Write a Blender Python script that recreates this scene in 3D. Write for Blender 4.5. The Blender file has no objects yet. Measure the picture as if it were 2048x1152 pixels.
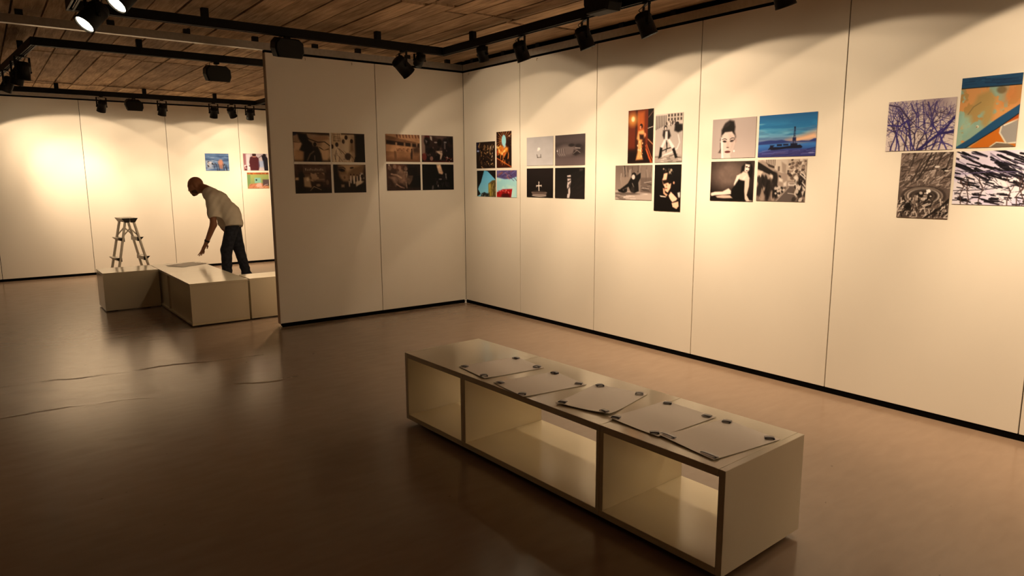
import bpy, bmesh, math, random
import numpy as np
from mathutils import Vector, Matrix

scene = bpy.context.scene
COL = scene.collection

# ------------------------------------------------------------------ camera
CAM = np.array([-4.798, -7.203, 1.576])
F_PX = 1373.1
YAW, PITCH, ROLL = math.radians(37.545), math.radians(9.161), math.radians(-0.252)
_d = np.array([math.sin(YAW)*math.cos(PITCH), math.cos(YAW)*math.cos(PITCH), -math.sin(PITCH)])
_r = np.array([math.cos(YAW), -math.sin(YAW), 0.0])
_u = np.cross(_r, _d)
CR = math.cos(ROLL)*_r + math.sin(ROLL)*_u
CU = -math.sin(ROLL)*_r + math.cos(ROLL)*_u
CD = _d
cam_data = bpy.data.cameras.new('camera')
cam_data.sensor_fit = 'HORIZONTAL'; cam_data.sensor_width = 36.0
cam_data.lens = F_PX/2048*36.0
cam_data.clip_start = 0.05; cam_data.clip_end = 100
cam = bpy.data.objects.new('camera', cam_data); COL.objects.link(cam)
cam.matrix_world = Matrix(((CR[0], CU[0], -CD[0], CAM[0]), (CR[1], CU[1], -CD[1], CAM[1]), (CR[2], CU[2], -CD[2], CAM[2]), (0, 0, 0, 1)))
scene.camera = cam

# ------------------------------------------------------------------ world and view
world = bpy.data.worlds.new('world'); scene.world = world
world.use_nodes = True
world.node_tree.nodes['Background'].inputs[0].default_value = (0.02, 0.014, 0.009, 1)
world.node_tree.nodes['Background'].inputs[1].default_value = 0.2
vs = scene.view_settings
vs.view_transform = 'Standard'; vs.look = 'None'; vs.gamma = 1.0; vs.use_curve_mapping = False
vs.exposure = 0.78

LAMP_COL = (1.0, 0.73, 0.465)
P_BEAM, P_WIDE, P_SPILL = 64.0, 27.0, 14.0      # watts of the concentrated beam, the wide beam and the cut-off spill of one spot
SPILL_ANGLE, WIDE_ANGLE, BEAM_ANGLE = 127.0, 100.0, 62.0

# ------------------------------------------------------------------ mesh helpers
class MB:
    def __init__(s): s.v = []; s.f = []; s.sm = []
    def add(s, vs_, fs, smooth=False):
        o = len(s.v); s.v += [tuple(map(float, p)) for p in vs_]
        for f in fs: s.f.append([o+i for i in f]); s.sm.append(smooth)
        return s
    def box(s, x0, x1, y0, y1, z0, z1):
        return s.add([(x0,y0,z0),(x1,y0,z0),(x1,y1,z0),(x0,y1,z0),(x0,y0,z1),(x1,y0,z1),(x1,y1,z1),(x0,y1,z1)],
                     [(0,3,2,1),(4,5,6,7),(0,1,5,4),(1,2,6,5),(2,3,7,6),(3,0,4,7)])
    def bbox(s, x0, x1, y0, y1, z0, z1, b=0.003):
        """box with chamfered edges"""
        bm = bmesh.new(); bmesh.ops.create_cube(bm, size=1)
        for v in bm.verts:
            v.co = ((x0+x1)/2+v.co.x*(x1-x0), (y0+y1)/2+v.co.y*(y1-y0), (z0+z1)/2+v.co.z*(z1-z0))
        bmesh.ops.bevel(bm, geom=bm.edges[:], offset=b, segments=1, affect='EDGES', profile=.5)
        bm.verts.index_update()
        s.add([v.co[:] for v in bm.verts], [[v.index for v in f.verts] for f in bm.faces]); bm.free()
        return s
    def frame(s, p0, p1):
        p0, p1 = Vector(p0), Vector(p1); d = (p1-p0).normalized()
        a = Vector((0,0,1)) if abs(d.z) < .95 else Vector((1,0,0))
        x = d.cross(a).normalized(); y = x.cross(d).normalized()
        return p0, p1, d, x, y
    def bar(s, p0, p1, w, h):
        p0, p1, d, x, y = s.frame(p0, p1)
        vs_ = [p + x*a*w/2 + y*b*h/2 for p in (p0, p1) for a, b in ((-1,-1),(1,-1),(1,1),(-1,1))]
        return s.add(vs_, [(0,1,2,3),(7,6,5,4),(0,4,5,1),(1,5,6,2),(2,6,7,3),(3,7,4,0)])
    def cone(s, p0, p1, r0, r1, n=20, caps=True):
        p0, p1, d, x, y = s.frame(p0, p1)
        ring = lambda p, r: [p + (x*math.cos(2*math.pi*i/n)+y*math.sin(2*math.pi*i/n))*r for i in range(n)]
        o = len(s.v)
        s.add(ring(p0, r0)+ring(p1, r1), [(i, n+i, n+(i+1) % n, (i+1) % n) for i in range(n)], True)
        if caps:
            s.f.append([o+i for i in range(n)]); s.sm.append(False)
            s.f.append([o+n+i for i in range(n)][::-1]); s.sm.append(False)
        return s
    def lathe(s, p0, axis, prof, n=24):
        """prof: list of (distance along the axis, radius)"""
        p0 = Vector(p0); d = Vector(axis).normalized()
        _, _, d, x, y = s.frame(p0, p0+d)
        o = len(s.v); vs_ = []
        for t, r in prof:
            vs_ += [p0+d*t+(x*math.cos(2*math.pi*i/n)+y*math.sin(2*math.pi*i/n))*r for i in range(n)]
        fs = []
        for k in range(len(prof)-1):
            fs += [(k*n+i, (k+1)*n+i, (k+1)*n+(i+1) % n, k*n+(i+1) % n) for i in range(n)]
        return s.add(vs_, fs, True)
    def tube(s, pts, r, n=8):
        pts = [Vector(p) for p in pts]; o = len(s.v); vs_ = []; fs = []
        for i, p in enumerate(pts):
            t = (pts[min(i+1, len(pts)-1)]-pts[max(i-1, 0)])
            _, _, d, x, y = s.frame(p, p+t)
            vs_ += [p+(x*math.cos(2*math.pi*k/n)+y*math.sin(2*math.pi*k/n))*r for k in range(n)]
        for i in range(len(pts)-1):
            fs += [(i*n+k, (i+1)*n+k, (i+1)*n+(k+1) % n, i*n+(k+1) % n) for k in range(n)]
        fs += [tuple(range(n)), tuple(range((len(pts)-1)*n, len(pts)*n))[::-1]]
        return s.add(vs_, fs, True)
    def prism(s, poly, ax, a0, a1):
        """extrude a 2D polygon along ax ('x','y','z')"""
        def put(p, a):
            return {'x': (a, p[0], p[1]), 'y': (p[0], a, p[1]), 'z': (p[0], p[1], a)}[ax]
        n = len(poly)
        return s.add([put(p, a0) for p in poly]+[put(p, a1) for p in poly],
                     [tuple(range(n))[::-1], tuple(range(n, 2*n))]+[(i, (i+1) % n, n+(i+1) % n, n+i) for i in range(n)])
    def build(s, name, mat, parent=None, fix=True):
        me = bpy.data.meshes.new(name); me.from_pydata(s.v, [], s.f)
        me.polygons.foreach_set('use_smooth', s.sm)
        me.update()
        if fix:
            bm = bmesh.new(); bm.from_mesh(me); bmesh.ops.recalc_face_normals(bm, faces=bm.faces[:]); bm.to_mesh(me); bm.free()
        me.materials.append(mat)
        o = bpy.data.objects.new(name, me); COL.objects.link(o)
        if parent: o.parent = parent
        return o

def tag(o, label, cat, group=None):
    o['label'] = label; o['category'] = cat
    if group: o['group'] = group
    return o
def struct(o, label=None):
    o['kind'] = 'structure'
    if label: o['label'] = label
    return o
def empty(name, loc=(0, 0, 0), rz=0):
    o = bpy.data.objects.new(name, None); COL.objects.link(o)
    o.location = loc; o.rotation_euler = (0, 0, rz); o.empty_display_size = .1
    return o
def copy_part(src, parent, loc=None):
    c = src.copy(); COL.objects.link(c); c.parent = parent
    if loc is not None: c.location = loc
    return c

# ------------------------------------------------------------------ materials
def mat(name, col=(.5, .5, .5), rough=.5, metal=0., spec=.5):
    m = bpy.data.materials.new(name); m.use_nodes = True
    b = m.node_tree.nodes['Principled BSDF']
    b.inputs['Base Color'].default_value = (*col, 1); b.inputs['Roughness'].default_value = rough
    b.inputs['Metallic'].default_value = metal; b.inputs['Specular IOR Level'].default_value = spec
    return m
def nodes(m): return m.node_tree.nodes, m.node_tree.links, m.node_tree.nodes['Principled BSDF']
def noise_mat(name, c0, c1, rough=(.45, .6), scale=(1, 1, 1), nscale=6., detail=6., bump=0., bdist=.01, spec=.5, metal=0., coord='Object', lo=.3, hi=.7):
    m = mat(name, c0, rough[0], metal, spec); N, L, B = nodes(m)
    tc = N.new('ShaderNodeTexCoord'); mp = N.new('ShaderNodeMapping'); mp.inputs['Scale'].default_value = scale
    nz = N.new('ShaderNodeTexNoise'); nz.inputs['Scale'].default_value = nscale; nz.inputs['Detail'].default_value = detail
    L.new(tc.outputs[coord], mp.inputs[0]); L.new(mp.outputs[0], nz.inputs['Vector'])
    rp = N.new('ShaderNodeValToRGB'); rp.color_ramp.elements[0].position = lo; rp.color_ramp.elements[1].position = hi
    rp.color_ramp.elements[0].color = (*c0, 1); rp.color_ramp.elements[1].color = (*c1, 1)
    L.new(nz.outputs[0], rp.inputs[0]); L.new(rp.outputs[0], B.inputs['Base Color'])
    mr = N.new('ShaderNodeMapRange'); mr.inputs['To Min'].default_value = rough[0]; mr.inputs['To Max'].default_value = rough[1]
    L.new(nz.outputs[0], mr.inputs[0]); L.new(mr.outputs[0], B.inputs['Roughness'])
    if bump:
        bp = N.new('ShaderNodeBump'); bp.inputs['Strength'].default_value = bump; bp.inputs['Distance'].default_value = bdist
        L.new(nz.outputs[0], bp.inputs['Height']); L.new(bp.outputs[0], B.inputs['Normal'])
    return m

M = {}
M['wall'] = noise_mat('painted_panel', (.815, .765, .68), (.84, .79, .705), (.5, .58), nscale=2.2, bump=.04, bdist=.002, coord='Generated')
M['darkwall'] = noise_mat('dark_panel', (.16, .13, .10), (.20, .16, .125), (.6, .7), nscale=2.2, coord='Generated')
M['edge'] = noise_mat('panel_edge', (.42, .33, .25), (.47, .37, .28), (.55, .7), nscale=9)
M['gap'] = noise_mat('black_recess', (.002, .0018, .0016), (.004, .0035, .003), (.85, .95), nscale=12, spec=.03)
M['black'] = noise_mat('black_coated_metal', (.004, .0038, .0035), (.007, .006, .0055), (.45, .55), nscale=20, spec=.2)
M['blackmatt'] = noise_mat('black_matt_metal', (.005, .0045, .004), (.009, .008, .0075), (.55, .7), nscale=14, spec=.25)
M['alu'] = noise_mat('brushed_aluminium', (.42, .40, .37), (.50, .48, .45), (.33, .45), scale=(1, 1, 1), nscale=30, metal=.9)
M['galv'] = noise_mat('pale_metal', (.62, .60, .56), (.72, .70, .66), (.3, .4), nscale=30, metal=.6)
M['cream'] = noise_mat('cream_laminate', (.73, .66, .51), (.75, .68, .53), (.13, .15), nscale=3)
M['creamin'] = noise_mat('cream_laminate_inner', (.78, .69, .48), (.80, .71, .50), (.16, .18), nscale=3)
M['mdf'] = noise_mat('laminate_edge', (.46, .37, .28), (.52, .42, .32), (.5, .62), nscale=40)
M['paper'] = noise_mat('print_back_paper', (.86, .795, .735), (.88, .815, .755), (.5, .6), nscale=5)
M['tape'] = noise_mat('dark_tape', (.06, .055, .075), (.11, .10, .13), (.25, .35), nscale=60)
M['tapepale'] = noise_mat('pale_tape', (.33, .33, .38), (.40, .40, .45), (.25, .35), nscale=60)
M['ladder'] = noise_mat('ladder_aluminium', (.50, .47, .42), (.60, .57, .52), (.32, .45), nscale=25, metal=.75)
M['plastic'] = noise_mat('black_plastic', (.012, .011, .010), (.02, .018, .017), (.4, .55), nscale=30)
M['whiteplastic'] = noise_mat('white_plastic', (.8, .78, .74), (.85, .83, .79), (.4, .5), nscale=30)
M['glassoff'] = noise_mat('unlit_lamp_glass', (.05, .045, .04), (.07, .06, .055), (.08, .15), nscale=30)
M['skin'] = noise_mat('skin', (.30, .135, .075), (.36, .165, .095), (.42, .55), nscale=9)
M['shirt'] = noise_mat('cotton_shirt', (.72, .67, .58), (.78, .73, .64), (.8, .95), nscale=14, bump=.1, bdist=.004, spec=.1)
M['jeans'] = noise_mat('dark_denim', (.020, .024, .036), (.040, .046, .064), (.75, .9), nscale=30, bump=.1, bdist=.003, spec=.15)
M['shoe'] = noise_mat('black_shoe', (.012, .011, .011), (.02, .019, .018), (.45, .6), nscale=20)
M['beard'] = noise_mat('dark_beard', (.07, .035, .022), (.11, .055, .035), (.7, .9), nscale=80, bump=.3)
M['eye'] = noise_mat('eye_white', (.6, .55, .5), (.65, .6, .55), (.2, .3), nscale=10)

def lens_mat():
    m = bpy.data.materials.new('lit_lamp_lens'); m.use_nodes = True; N, L, B = nodes(m)
    B.inputs['Base Color'].default_value = (.9, .85, .7, 1); B.inputs['Roughness'].default_value = .2
    tc = N.new('ShaderNodeTexCoord'); nz = N.new('ShaderNodeTexNoise'); nz.inputs['Scale'].default_value = 40
    rp = N.new('ShaderNodeValToRGB'); rp.color_ramp.elements[0].color = (1, .80, .50, 1); rp.color_ramp.elements[1].color = (1, .88, .62, 1)
    L.new(tc.outputs['Object'], nz.inputs['Vector']); L.new(nz.outputs[0], rp.inputs[0]); L.new(rp.outputs[0], B.inputs['Emission Color'])
    B.inputs['Emission Strength'].default_value = 30.0
    return m
M['lens'] = lens_mat()

def floor_mat():
    m = mat('polished_floor', (.2, .15, .1), .3, 0, .5); N, L, B = nodes(m)
    tc = N.new('ShaderNodeTexCoord')
    def mp(scale):
        x = N.new('ShaderNodeMapping'); x.inputs['Scale'].default_value = scale; L.new(tc.outputs['Object'], x.inputs[0]); return x
    def nz(scale, s, d=6, dist=0):
        x = N.new('ShaderNodeTexNoise'); x.inputs['Scale'].default_value = s; x.inputs['Detail'].default_value = d; x.inputs['Distortion'].default_value = dist
        L.new(mp(scale).outputs[0], x.inputs['Vector']); return x
    big = nz((1, 1, 1), .9, 4); mid = nz((1, 3, 1), 5, 8, .4); fine = nz((6, 14, 1), 8, 8)
    mixc = N.new('ShaderNodeMix'); mixc.data_type = 'FLOAT'; mixc.inputs[0].default_value = .45
    L.new(big.outputs[0], mixc.inputs[2]); L.new(mid.outputs[0], mixc.inputs[3])
    rp = N.new('ShaderNodeValToRGB'); e = rp.color_ramp.elements
    e[0].position = .33; e[0].color = (.205, .140, .098, 1); e[1].position = .68; e[1].color = (.245, .172, .122, 1)
    L.new(mixc.outputs[0], rp.inputs[0])
    # dark scuffs
    sc = nz((5, 11, 1), 3.2, 3); sr = N.new('ShaderNodeValToRGB'); sr.color_ramp.elements[0].position = .74; sr.color_ramp.elements[1].position = .78
    L.new(sc.outputs[0], sr.inputs[0])
    hs = N.new('ShaderNodeHueSaturation'); vm = N.new('ShaderNodeMapRange'); vm.inputs['To Min'].default_value = 1.0; vm.inputs['To Max'].default_value = .45
    L.new(sr.outputs[0], vm.inputs[0]); L.new(vm.outputs[0], hs.inputs['Value']); L.new(rp.outputs[0], hs.inputs['Color'])
    L.new(hs.outputs[0], B.inputs['Base Color'])
    mr = N.new('ShaderNodeMapRange'); mr.inputs['From Min'].default_value = .3; mr.inputs['From Max'].default_value = .7
    mr.inputs['To Min'].default_value = .165; mr.inputs['To Max'].default_value = .225
    L.new(mid.outputs[0], mr.inputs[0]); L.new(mr.outputs[0], B.inputs['Roughness'])
    # welded seams of the floor sheets, wandering slightly: ridges at a few world y
    sep = N.new('ShaderNodeSeparateXYZ'); L.new(tc.outputs['Object'], sep.inputs[0])
    wob = nz((1, .2, 1), 2.2, 5)
    def math_(op, a, b=None):
        x = N.new('ShaderNodeMath'); x.operation = op
        for i, q in enumerate((a, b)):
            if q is None: continue
            if isinstance(q, (int, float)): x.inputs[i].default_value = q
            else: L.new(q, x.inputs[i])
        return x.outputs[0]
    w = math_('MULTIPLY', math_('SUBTRACT', wob.outputs[0], .5), .28)
    tot = None
    for ys, slope in ((-.80, -.15), (-2.42, -.17)):
        y = math_('SUBTRACT', math_('SUBTRACT', math_('ADD', sep.outputs[1], w), ys), math_('MULTIPLY', math_('ADD', sep.outputs[0], 4.6 if ys > -1 else 0), slope))
        rdg = math_('MAXIMUM', math_('SUBTRACT', 1.0, math_('DIVIDE', math_('ABSOLUTE', y), .022)), 0.0)
        tot = rdg if tot is None else math_('ADD', tot, rdg)
    brk = nz((1.2, 1.2, 1), 1.1, 3); gate = N.new('ShaderNodeMapRange'); gate.inputs['From Min'].default_value = .42; gate.inputs['From Max'].default_value = .6
    L.new(brk.outputs[0], gate.inputs[0]); tot = math_('MULTIPLY', math_('MULTIPLY', tot, gate.outputs[0]), math_('LESS_THAN', sep.outputs[0], -2.9))
    h = math_('ADD', math_('ADD', math_('MULTIPLY', tot, 1.1), math_('MULTIPLY', fine.outputs[0], .07)), math_('MULTIPLY', mid.outputs[0], .05))
    bp = N.new('ShaderNodeBump'); bp.inputs['Strength'].default_value = .35; bp.inputs['Distance'].default_value = .006
    L.new(h, bp.inputs['Height']); L.new(bp.outputs[0], B.inputs['Normal'])
    return m
M['floor'] = floor_mat()

def plank_mat():
    m = mat('board_marked_concrete', (.2, .16, .12), .85, 0, .2); N, L, B = nodes(m)
    tc = N.new('ShaderNodeTexCoord'); oi = N.new('ShaderNodeObjectInfo')
    ad = N.new('ShaderNodeVectorMath'); ad.operation = 'ADD'
    sc = N.new('ShaderNodeVectorMath'); sc.operation = 'SCALE'; sc.inputs[3].default_value = 40
    cb = N.new('ShaderNodeCombineXYZ')
    for i in range(3): L.new(oi.outputs['Random'], cb.inputs[i])
    L.new(cb.outputs[0], sc.inputs[0]); L.new(tc.outputs['Object'], ad.inputs[0]); L.new(sc.outputs[0], ad.inputs[1])
    def nz(scale, s, d, dist=0.):
        mp = N.new('ShaderNodeMapping'); mp.inputs['Scale'].default_value = scale; L.new(ad.outputs[0], mp.inputs[0])
        x = N.new('ShaderNodeTexNoise'); x.inputs['Scale'].default_value = s; x.inputs['Detail'].default_value = d; x.inputs['Distortion'].default_value = dist
        L.new(mp.outputs[0], x.inputs['Vector']); return x
    a = nz((14, 1.3, 1), 2.0, 8, .6); b = nz((1.5, .7, 1), 2.2, 5)
    mx = N.new('ShaderNodeMix'); mx.data_type = 'FLOAT'; mx.inputs[0].default_value = .5
    L.new(a.outputs[0], mx.inputs[2]); L.new(b.outputs[0], mx.inputs[3])
    rp = N.new('ShaderNodeValToRGB'); e = rp.color_ramp.elements
    e[0].position = .30; e[0].color = (.165, .098, .055, 1); e[1].position = .70; e[1].color = (.66, .465, .295, 1)
    L.new(mx.outputs[0], rp.inputs[0])
    hs = N.new('ShaderNodeHueSaturation'); mr = N.new('ShaderNodeMapRange'); mr.inputs['To Min'].default_value = .82; mr.inputs['To Max'].default_value = 1.18
    L.new(oi.outputs['Random'], mr.inputs[0]); L.new(mr.outputs[0], hs.inputs['Value']); L.new(rp.outputs[0], hs.inputs['Color']); L.new(hs.outputs[0], B.inputs['Base Color'])
    bp = N.new('ShaderNodeBump'); bp.inputs['Strength'].default_value = .8; bp.inputs['Distance'].default_value = .012
    L.new(a.outputs[0], bp.inputs['Height']); L.new(bp.outputs[0], B.inputs['Normal'])
    return m
M['plank'] = plank_mat()
M['concrete'] = noise_mat('joint_concrete', (.05, .037, .026), (.08, .06, .043), (.8, .95), nscale=8, spec=.1)

def print_mat():
    m = mat('satin_photo_print', (.5, .5, .5), .5, 0, .2); N, L, B = nodes(m)
    at = N.new('ShaderNodeVertexColor'); at.layer_name = 'ink'
    tc = N.new('ShaderNodeTexCoord'); nz = N.new('ShaderNodeTexNoise'); nz.inputs['Scale'].default_value = 300
    L.new(tc.outputs['Object'], nz.inputs['Vector'])
    mr = N.new('ShaderNodeMapRange'); mr.inputs['To Min'].default_value = .48; mr.inputs['To Max'].default_value = .56
    L.new(nz.outputs[0], mr.inputs[0]); L.new(mr.outputs[0], B.inputs['Roughness'])
    L.new(at.outputs['Color'], B.inputs['Base Color'])
    return m
M['print'] = print_mat()

# ------------------------------------------------------------------ the room
HT = 2.826      # top of the wall panels
GAP = .042      # recess below the panels
RX0, RY0, RY1 = -9.5, -12.8, 6.0
CEIL = 2.968
PT = .07        # thickness of the free-standing partition
rnd = random.Random(7)

floor = struct(MB().box(RX0-.3, .3, RY0-.3, RY1+.3, -.1, 0).build('floor', M['floor']), 'glossy brown floor with faint seams and scuffs')

# ceiling: concrete slab, cast against boards; every board mark is a plank of its own
ceil = struct(MB().box(RX0-.3, .3, RY0-.3, RY1+.3, CEIL+.022, CEIL+.2).build('ceiling', M['concrete']), 'board-marked brown concrete ceiling')
cuts = [RY0, -9.9, -6.1, -2.11, 2.19, 5.17, RY1]
x = .06; k = 0
shared = {}
while x > RX0:
    w = .225; off = [0]+[rnd.choice((-.09, 0, 0, 0, .10)) for _ in cuts[1:-1]]+[0]
    for j in range(len(cuts)-1):
        y0, y1 = cuts[j]+off[j], cuts[j+1]+off[j+1]
        key = (j, off[j], off[j+1])
        if key not in shared:
            mb = MB(); g = .0035
            mb.prism([(-w+g, 0), (-g, 0), (-g-.004, -.022), (-w+g+.004, -.022)], 'y', y0+.028, y1-.028)
            me = mb.build('plank', M['plank'], ceil); shared[key] = me; o = me
        else:
            o = copy_part(shared[key], ceil)
        o.location = (x, 0, CEIL+.022+rnd.uniform(-.004, .004))
    x -= w; k += 1

def panel_wall(name, label, axis, seams, back0, back1, face, sign, pm='wall'):
    """a panelled wall; axis 'y' = wall in the plane x=face, 'x' = wall in the plane y=face; sign = outward direction into the wall"""
    t = .028
    lo, hi = min(seams), max(seams)
    f0, f1 = face+sign*.030, face+sign*.16
    a, b = min(f0, f1), max(f0, f1)
    mb = MB()
    if axis == 'y': mb.box(a, b, lo, hi, 0, CEIL+.02)
    else: mb.box(lo, hi, a, b, 0, CEIL+.02)
    w = struct(mb.build(name, M['gap']), label)
    made = {}
    for s0, s1 in zip(seams[:-1], seams[1:]):
        s0, s1 = min(s0, s1), max(s0, s1); g = .0036
        L_ = round(s1-s0, 3)
        if L_ not in made:
            mb = MB(); c0, c1 = sorted((0, sign*t))
            if axis == 'y': mb.bbox(c0, c1, -L_/2+g, L_/2-g, GAP, HT, .0012)
            else: mb.bbox(-L_/2+g, L_/2-g, c0, c1, GAP, HT, .0012)
            o = mb.build('panel', M[pm], w); made[L_] = o
        else: o = copy_part(made[L_], w)
        o.location = (face, (s0+s1)/2, 0) if axis == 'y' else ((s0+s1)/2, face, 0)
    return w

panel_wall('wall_rear', 'cream panelled side wall of the rear bay behind the partition', 'y',
           [6.0, 4.8, 3.6, 2.4, 1.2, .075], 0, 0, 0, 1)
wr = panel_wall('wall_right', 'long cream panelled wall hung with five groups of photo prints', 'y',
           [0.0, -1.116, -2.311, -3.518, -4.733, -5.938, -7.143, -8.348, -9.553, -10.76, -11.96, RY0], 0, 0, 0, 1)
panel_wall('wall_back', 'far cream panelled wall behind the ladder and the bending person', 'x',
           [RX0, -8.3, -7.1, -5.87, -4.637, -3.391, -2.140, -.928, 0], 0, 0, RY1, 1)
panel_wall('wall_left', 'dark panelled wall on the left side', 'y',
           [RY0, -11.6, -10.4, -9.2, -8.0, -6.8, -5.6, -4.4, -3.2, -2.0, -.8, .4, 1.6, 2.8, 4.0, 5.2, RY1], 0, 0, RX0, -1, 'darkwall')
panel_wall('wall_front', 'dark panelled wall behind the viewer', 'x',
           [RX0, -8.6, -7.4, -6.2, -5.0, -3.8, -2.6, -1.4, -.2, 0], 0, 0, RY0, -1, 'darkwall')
# free-standing partition of two panels each side
pw = struct(MB().box(-2.365, -.002, .028, PT-.028, .012, HT-.004).build('wall_partition', M['gap']), 'cream partition wall of two panels standing out from the long wall')
for y in (0, PT-.026):
    for s0, s1 in ((-2.382, -1.174), (-1.174, .0015)):
        MB().bbox(s0+.0035, s1-.0035, y, y+.026, GAP, HT, .0012).build('panel', M['wall'], pw)
MB().bbox(-2.384, -2.3655, .0015, PT-.0015, GAP-.004, HT, .001).build('end_strip', M['edge'], pw)

# near-black strips standing in for the shade of the gap under the panels
def gap_shade(n, *b): return struct(MB().box(*b).build(n, M['gap']), 'black strip painted as the shade of the gap below the panels')
gap_shade('gap_shade_right', .003, .0275, RY0, -.002, 0, GAP-.001)
gap_shade('gap_shade_back', RX0, 0, RY1+.006, RY1+.0275, 0, GAP-.001)
gap_shade('gap_shade_partition', -2.36, -.002, .004, .0275, 0, GAP-.001)
# small white levelling foot in the corner
lf = MB(); lf.lathe((-.018, -.016, 0), (0, 0, 1), [(0, 0), (0, .016), (.006, .016), (.010, .011), (.030, .011), (.034, .015), (.042, .015), (.042, 0)], 16)
tag(lf.build('levelling_foot', M['whiteplastic']), 'tiny white levelling foot at the foot of the wall corner', 'foot')

# ------------------------------------------------------------------ aluminium wall rails under the ceiling
def wall_rail(label, axis, a0, a1, c, sgn, hang, black=True, hooks=(), free=None):
    """axis 'x' rail along x with its face at y=c ; 'y' rail along y with its face at x=c; sgn = direction away from the room"""
    r = empty('wall_rail', ((a0+a1)/2, c, HT) if axis == 'x' else (c, (a0+a1)/2, HT))
    loc = r.location
    def B(a, b, d0, d1, z0, z1, n, m):
        mb = MB(); e0, e1 = sorted((c+sgn*d0, c+sgn*d1))
        if axis == 'x': mb.box(a-loc.x, b-loc.x, e0-loc.y, e1-loc.y, z0-loc.z, z1-loc.z)
        else: mb.box(e0-loc.x, e1-loc.x, a-loc.y, b-loc.y, z0-loc.z, z1-loc.z)
        return mb.build(n, m, r)
    B(a0, a1, 0, .008, HT+.024, HT+.094, 'face_plate', M['alu'])
    B(a0, a1, .008, .060, HT+.086, HT+.094, 'top_flange', M['alu'])
    B(a0, a1, .052, .060, HT+.024, HT+.086, 'rear_plate', M['alu'])
    for d in (.010, .036):
        B(a0, a1, d, d+.013, HT+.024, HT+.030, 'lower_lip', M['galv'])
    for s0, s1 in (free or [(a0, a1)]):
        B(s0, s1, .004, .056, HT+.002, HT+.024, 'shadow_strip', M['gap'])
    for h in hang:
        B(h-.028, h+.028, .008, .052, HT+.094, CEIL+.004, 'hanger', M['blackmatt'])
    for h in hooks:
        mb = MB(); p = Vector((h-loc.x, c-.001-loc.y, -.018)) if axis == 'x' else Vector((c-.001-loc.x, h-loc.y, -.018))
        nrm = Vector((0, -1, 0)) if axis == 'x' else Vector((-1, 0, 0))
        mb.tube([p, p+nrm*.012, p+nrm*.016+Vector((0, 0, -.014)), p+nrm*.010+Vector((0, 0, -.022))], .0035, 6)
        mb.build('hook', M['mdf'], r)
    return tag(r, label, 'wall rail')
wall_rail('aluminium rail above the partition running on to the left under the ceiling', 'x', RX0+.02, -.002, 0, 1,
          [-.20, -.74, -1.354, -1.841, -2.461, -3.094, -3.72, -4.386, -5.0, -5.7, -6.4], free=[(-2.384, -.002)], hooks=(-1.97, -1.45))
wall_rail('aluminium rail along the top of the long right wall', 'y', RY0+.02, -.002, 0, 1,
          [-.18, -.794, -1.4, -2.0, -2.6, -3.2, -3.8, -4.4, -5.0, -5.6, -6.2, -6.8, -7.4, -8.0, -8.6, -9.2], hooks=(-.14, -1.42, -2.25))
wall_rail('aluminium rail along the top of the far back wall', 'x', RX0+.02, -.002, RY1, 1,
          [-.6, -1.2, -1.8, -2.4, -3.0, -3.6, -4.2, -4.8, -5.4, -6.0, -6.6])

# ------------------------------------------------------------------ black lighting tracks
TZ0, TZ1 = 2.818, 2.892
def track(label, path, hang, closed=False):
    p0 = path[0]
    t = empty('lighting_track', (p0[0], p0[1], TZ0)); n = len(path)
    hw = .026
    segs = [(path[i], path[(i+1) % n]) for i in range(n if closed else n-1)]
    for (ax, ay), (bx, by) in segs:
        dx, dy = bx-ax, by-ay; L_ = math.hypot(dx, dy); dx /= L_; dy /= L_
        A = Vector((ax-p0[0]-dx*hw, ay-p0[1]-dy*hw, 0)); Bv = Vector((bx-p0[0]+dx*hw, by-p0[1]+dy*hw, 0))
        s = Vector((-dy, dx, 0)); up = Vector((0, 0, 1)); H = TZ1-TZ0
        mb = MB()
        mb.bar(A+up*(H-.012), Bv+up*(H-.012), 2*hw, .024)
        mb.build('track_top', M['black'], t)
        for sg in (-1, 1):
            mb = MB(); mb.bar(A+s*sg*(hw-.006)+up*(H-.024)/2, Bv+s*sg*(hw-.006)+up*(H-.024)/2, .012, H-.024)
            mb.build('track_side', M['black'], t)
            mb = MB(); k = .05
            mb.bar(A+Vector((dx, dy, 0))*k+s*sg*(hw-.0155)+up*.012, Bv-Vector((dx, dy, 0))*k+s*sg*(hw-.0155)+up*.012, .005, .006)
            mb.build('conductor', M['galv'], t)
    for hx, hy in hang:
        MB().bbox(hx-p0[0]-.027, hx-p0[0]+.027, hy-p0[1]-.027, hy-p0[1]+.027, TZ1-TZ0-.002, CEIL+.004-TZ0, .003).build('hanger', M['black'], t)
    return tag(t, label, 'light track')
TXR, TYP = -.85, -.93
track('black lighting track loop in the foreground under the ceiling, corner before the partition', [(-4.12, -9.4), (-4.12, TYP), (TXR, TYP), (TXR, -9.4)],
      [(-3.17, TYP), (-1.60, TYP), (TXR, -1.46), (TXR, -3.2), (TXR, -4.8), (TXR, -6.4), (TXR, -8.0), (-4.12, -2.6), (-4.12, -4.6), (-4.12, -6.3)], True)
track('black lighting track loop in the rear bay along the far back wall', [(-4.25, .86), (-.86, .86), (-.86, 5.14), (-4.60, 5.14)],
      [(-3.36, .86), (-1.7, .86), (-4.315, 1.62), (-4.46, 3.4), (-3.74, 5.14), (-2.58, 5.14), (-1.53, 5.14), (-.86, 2.2), (-.86, 3.9)], True)

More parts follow.
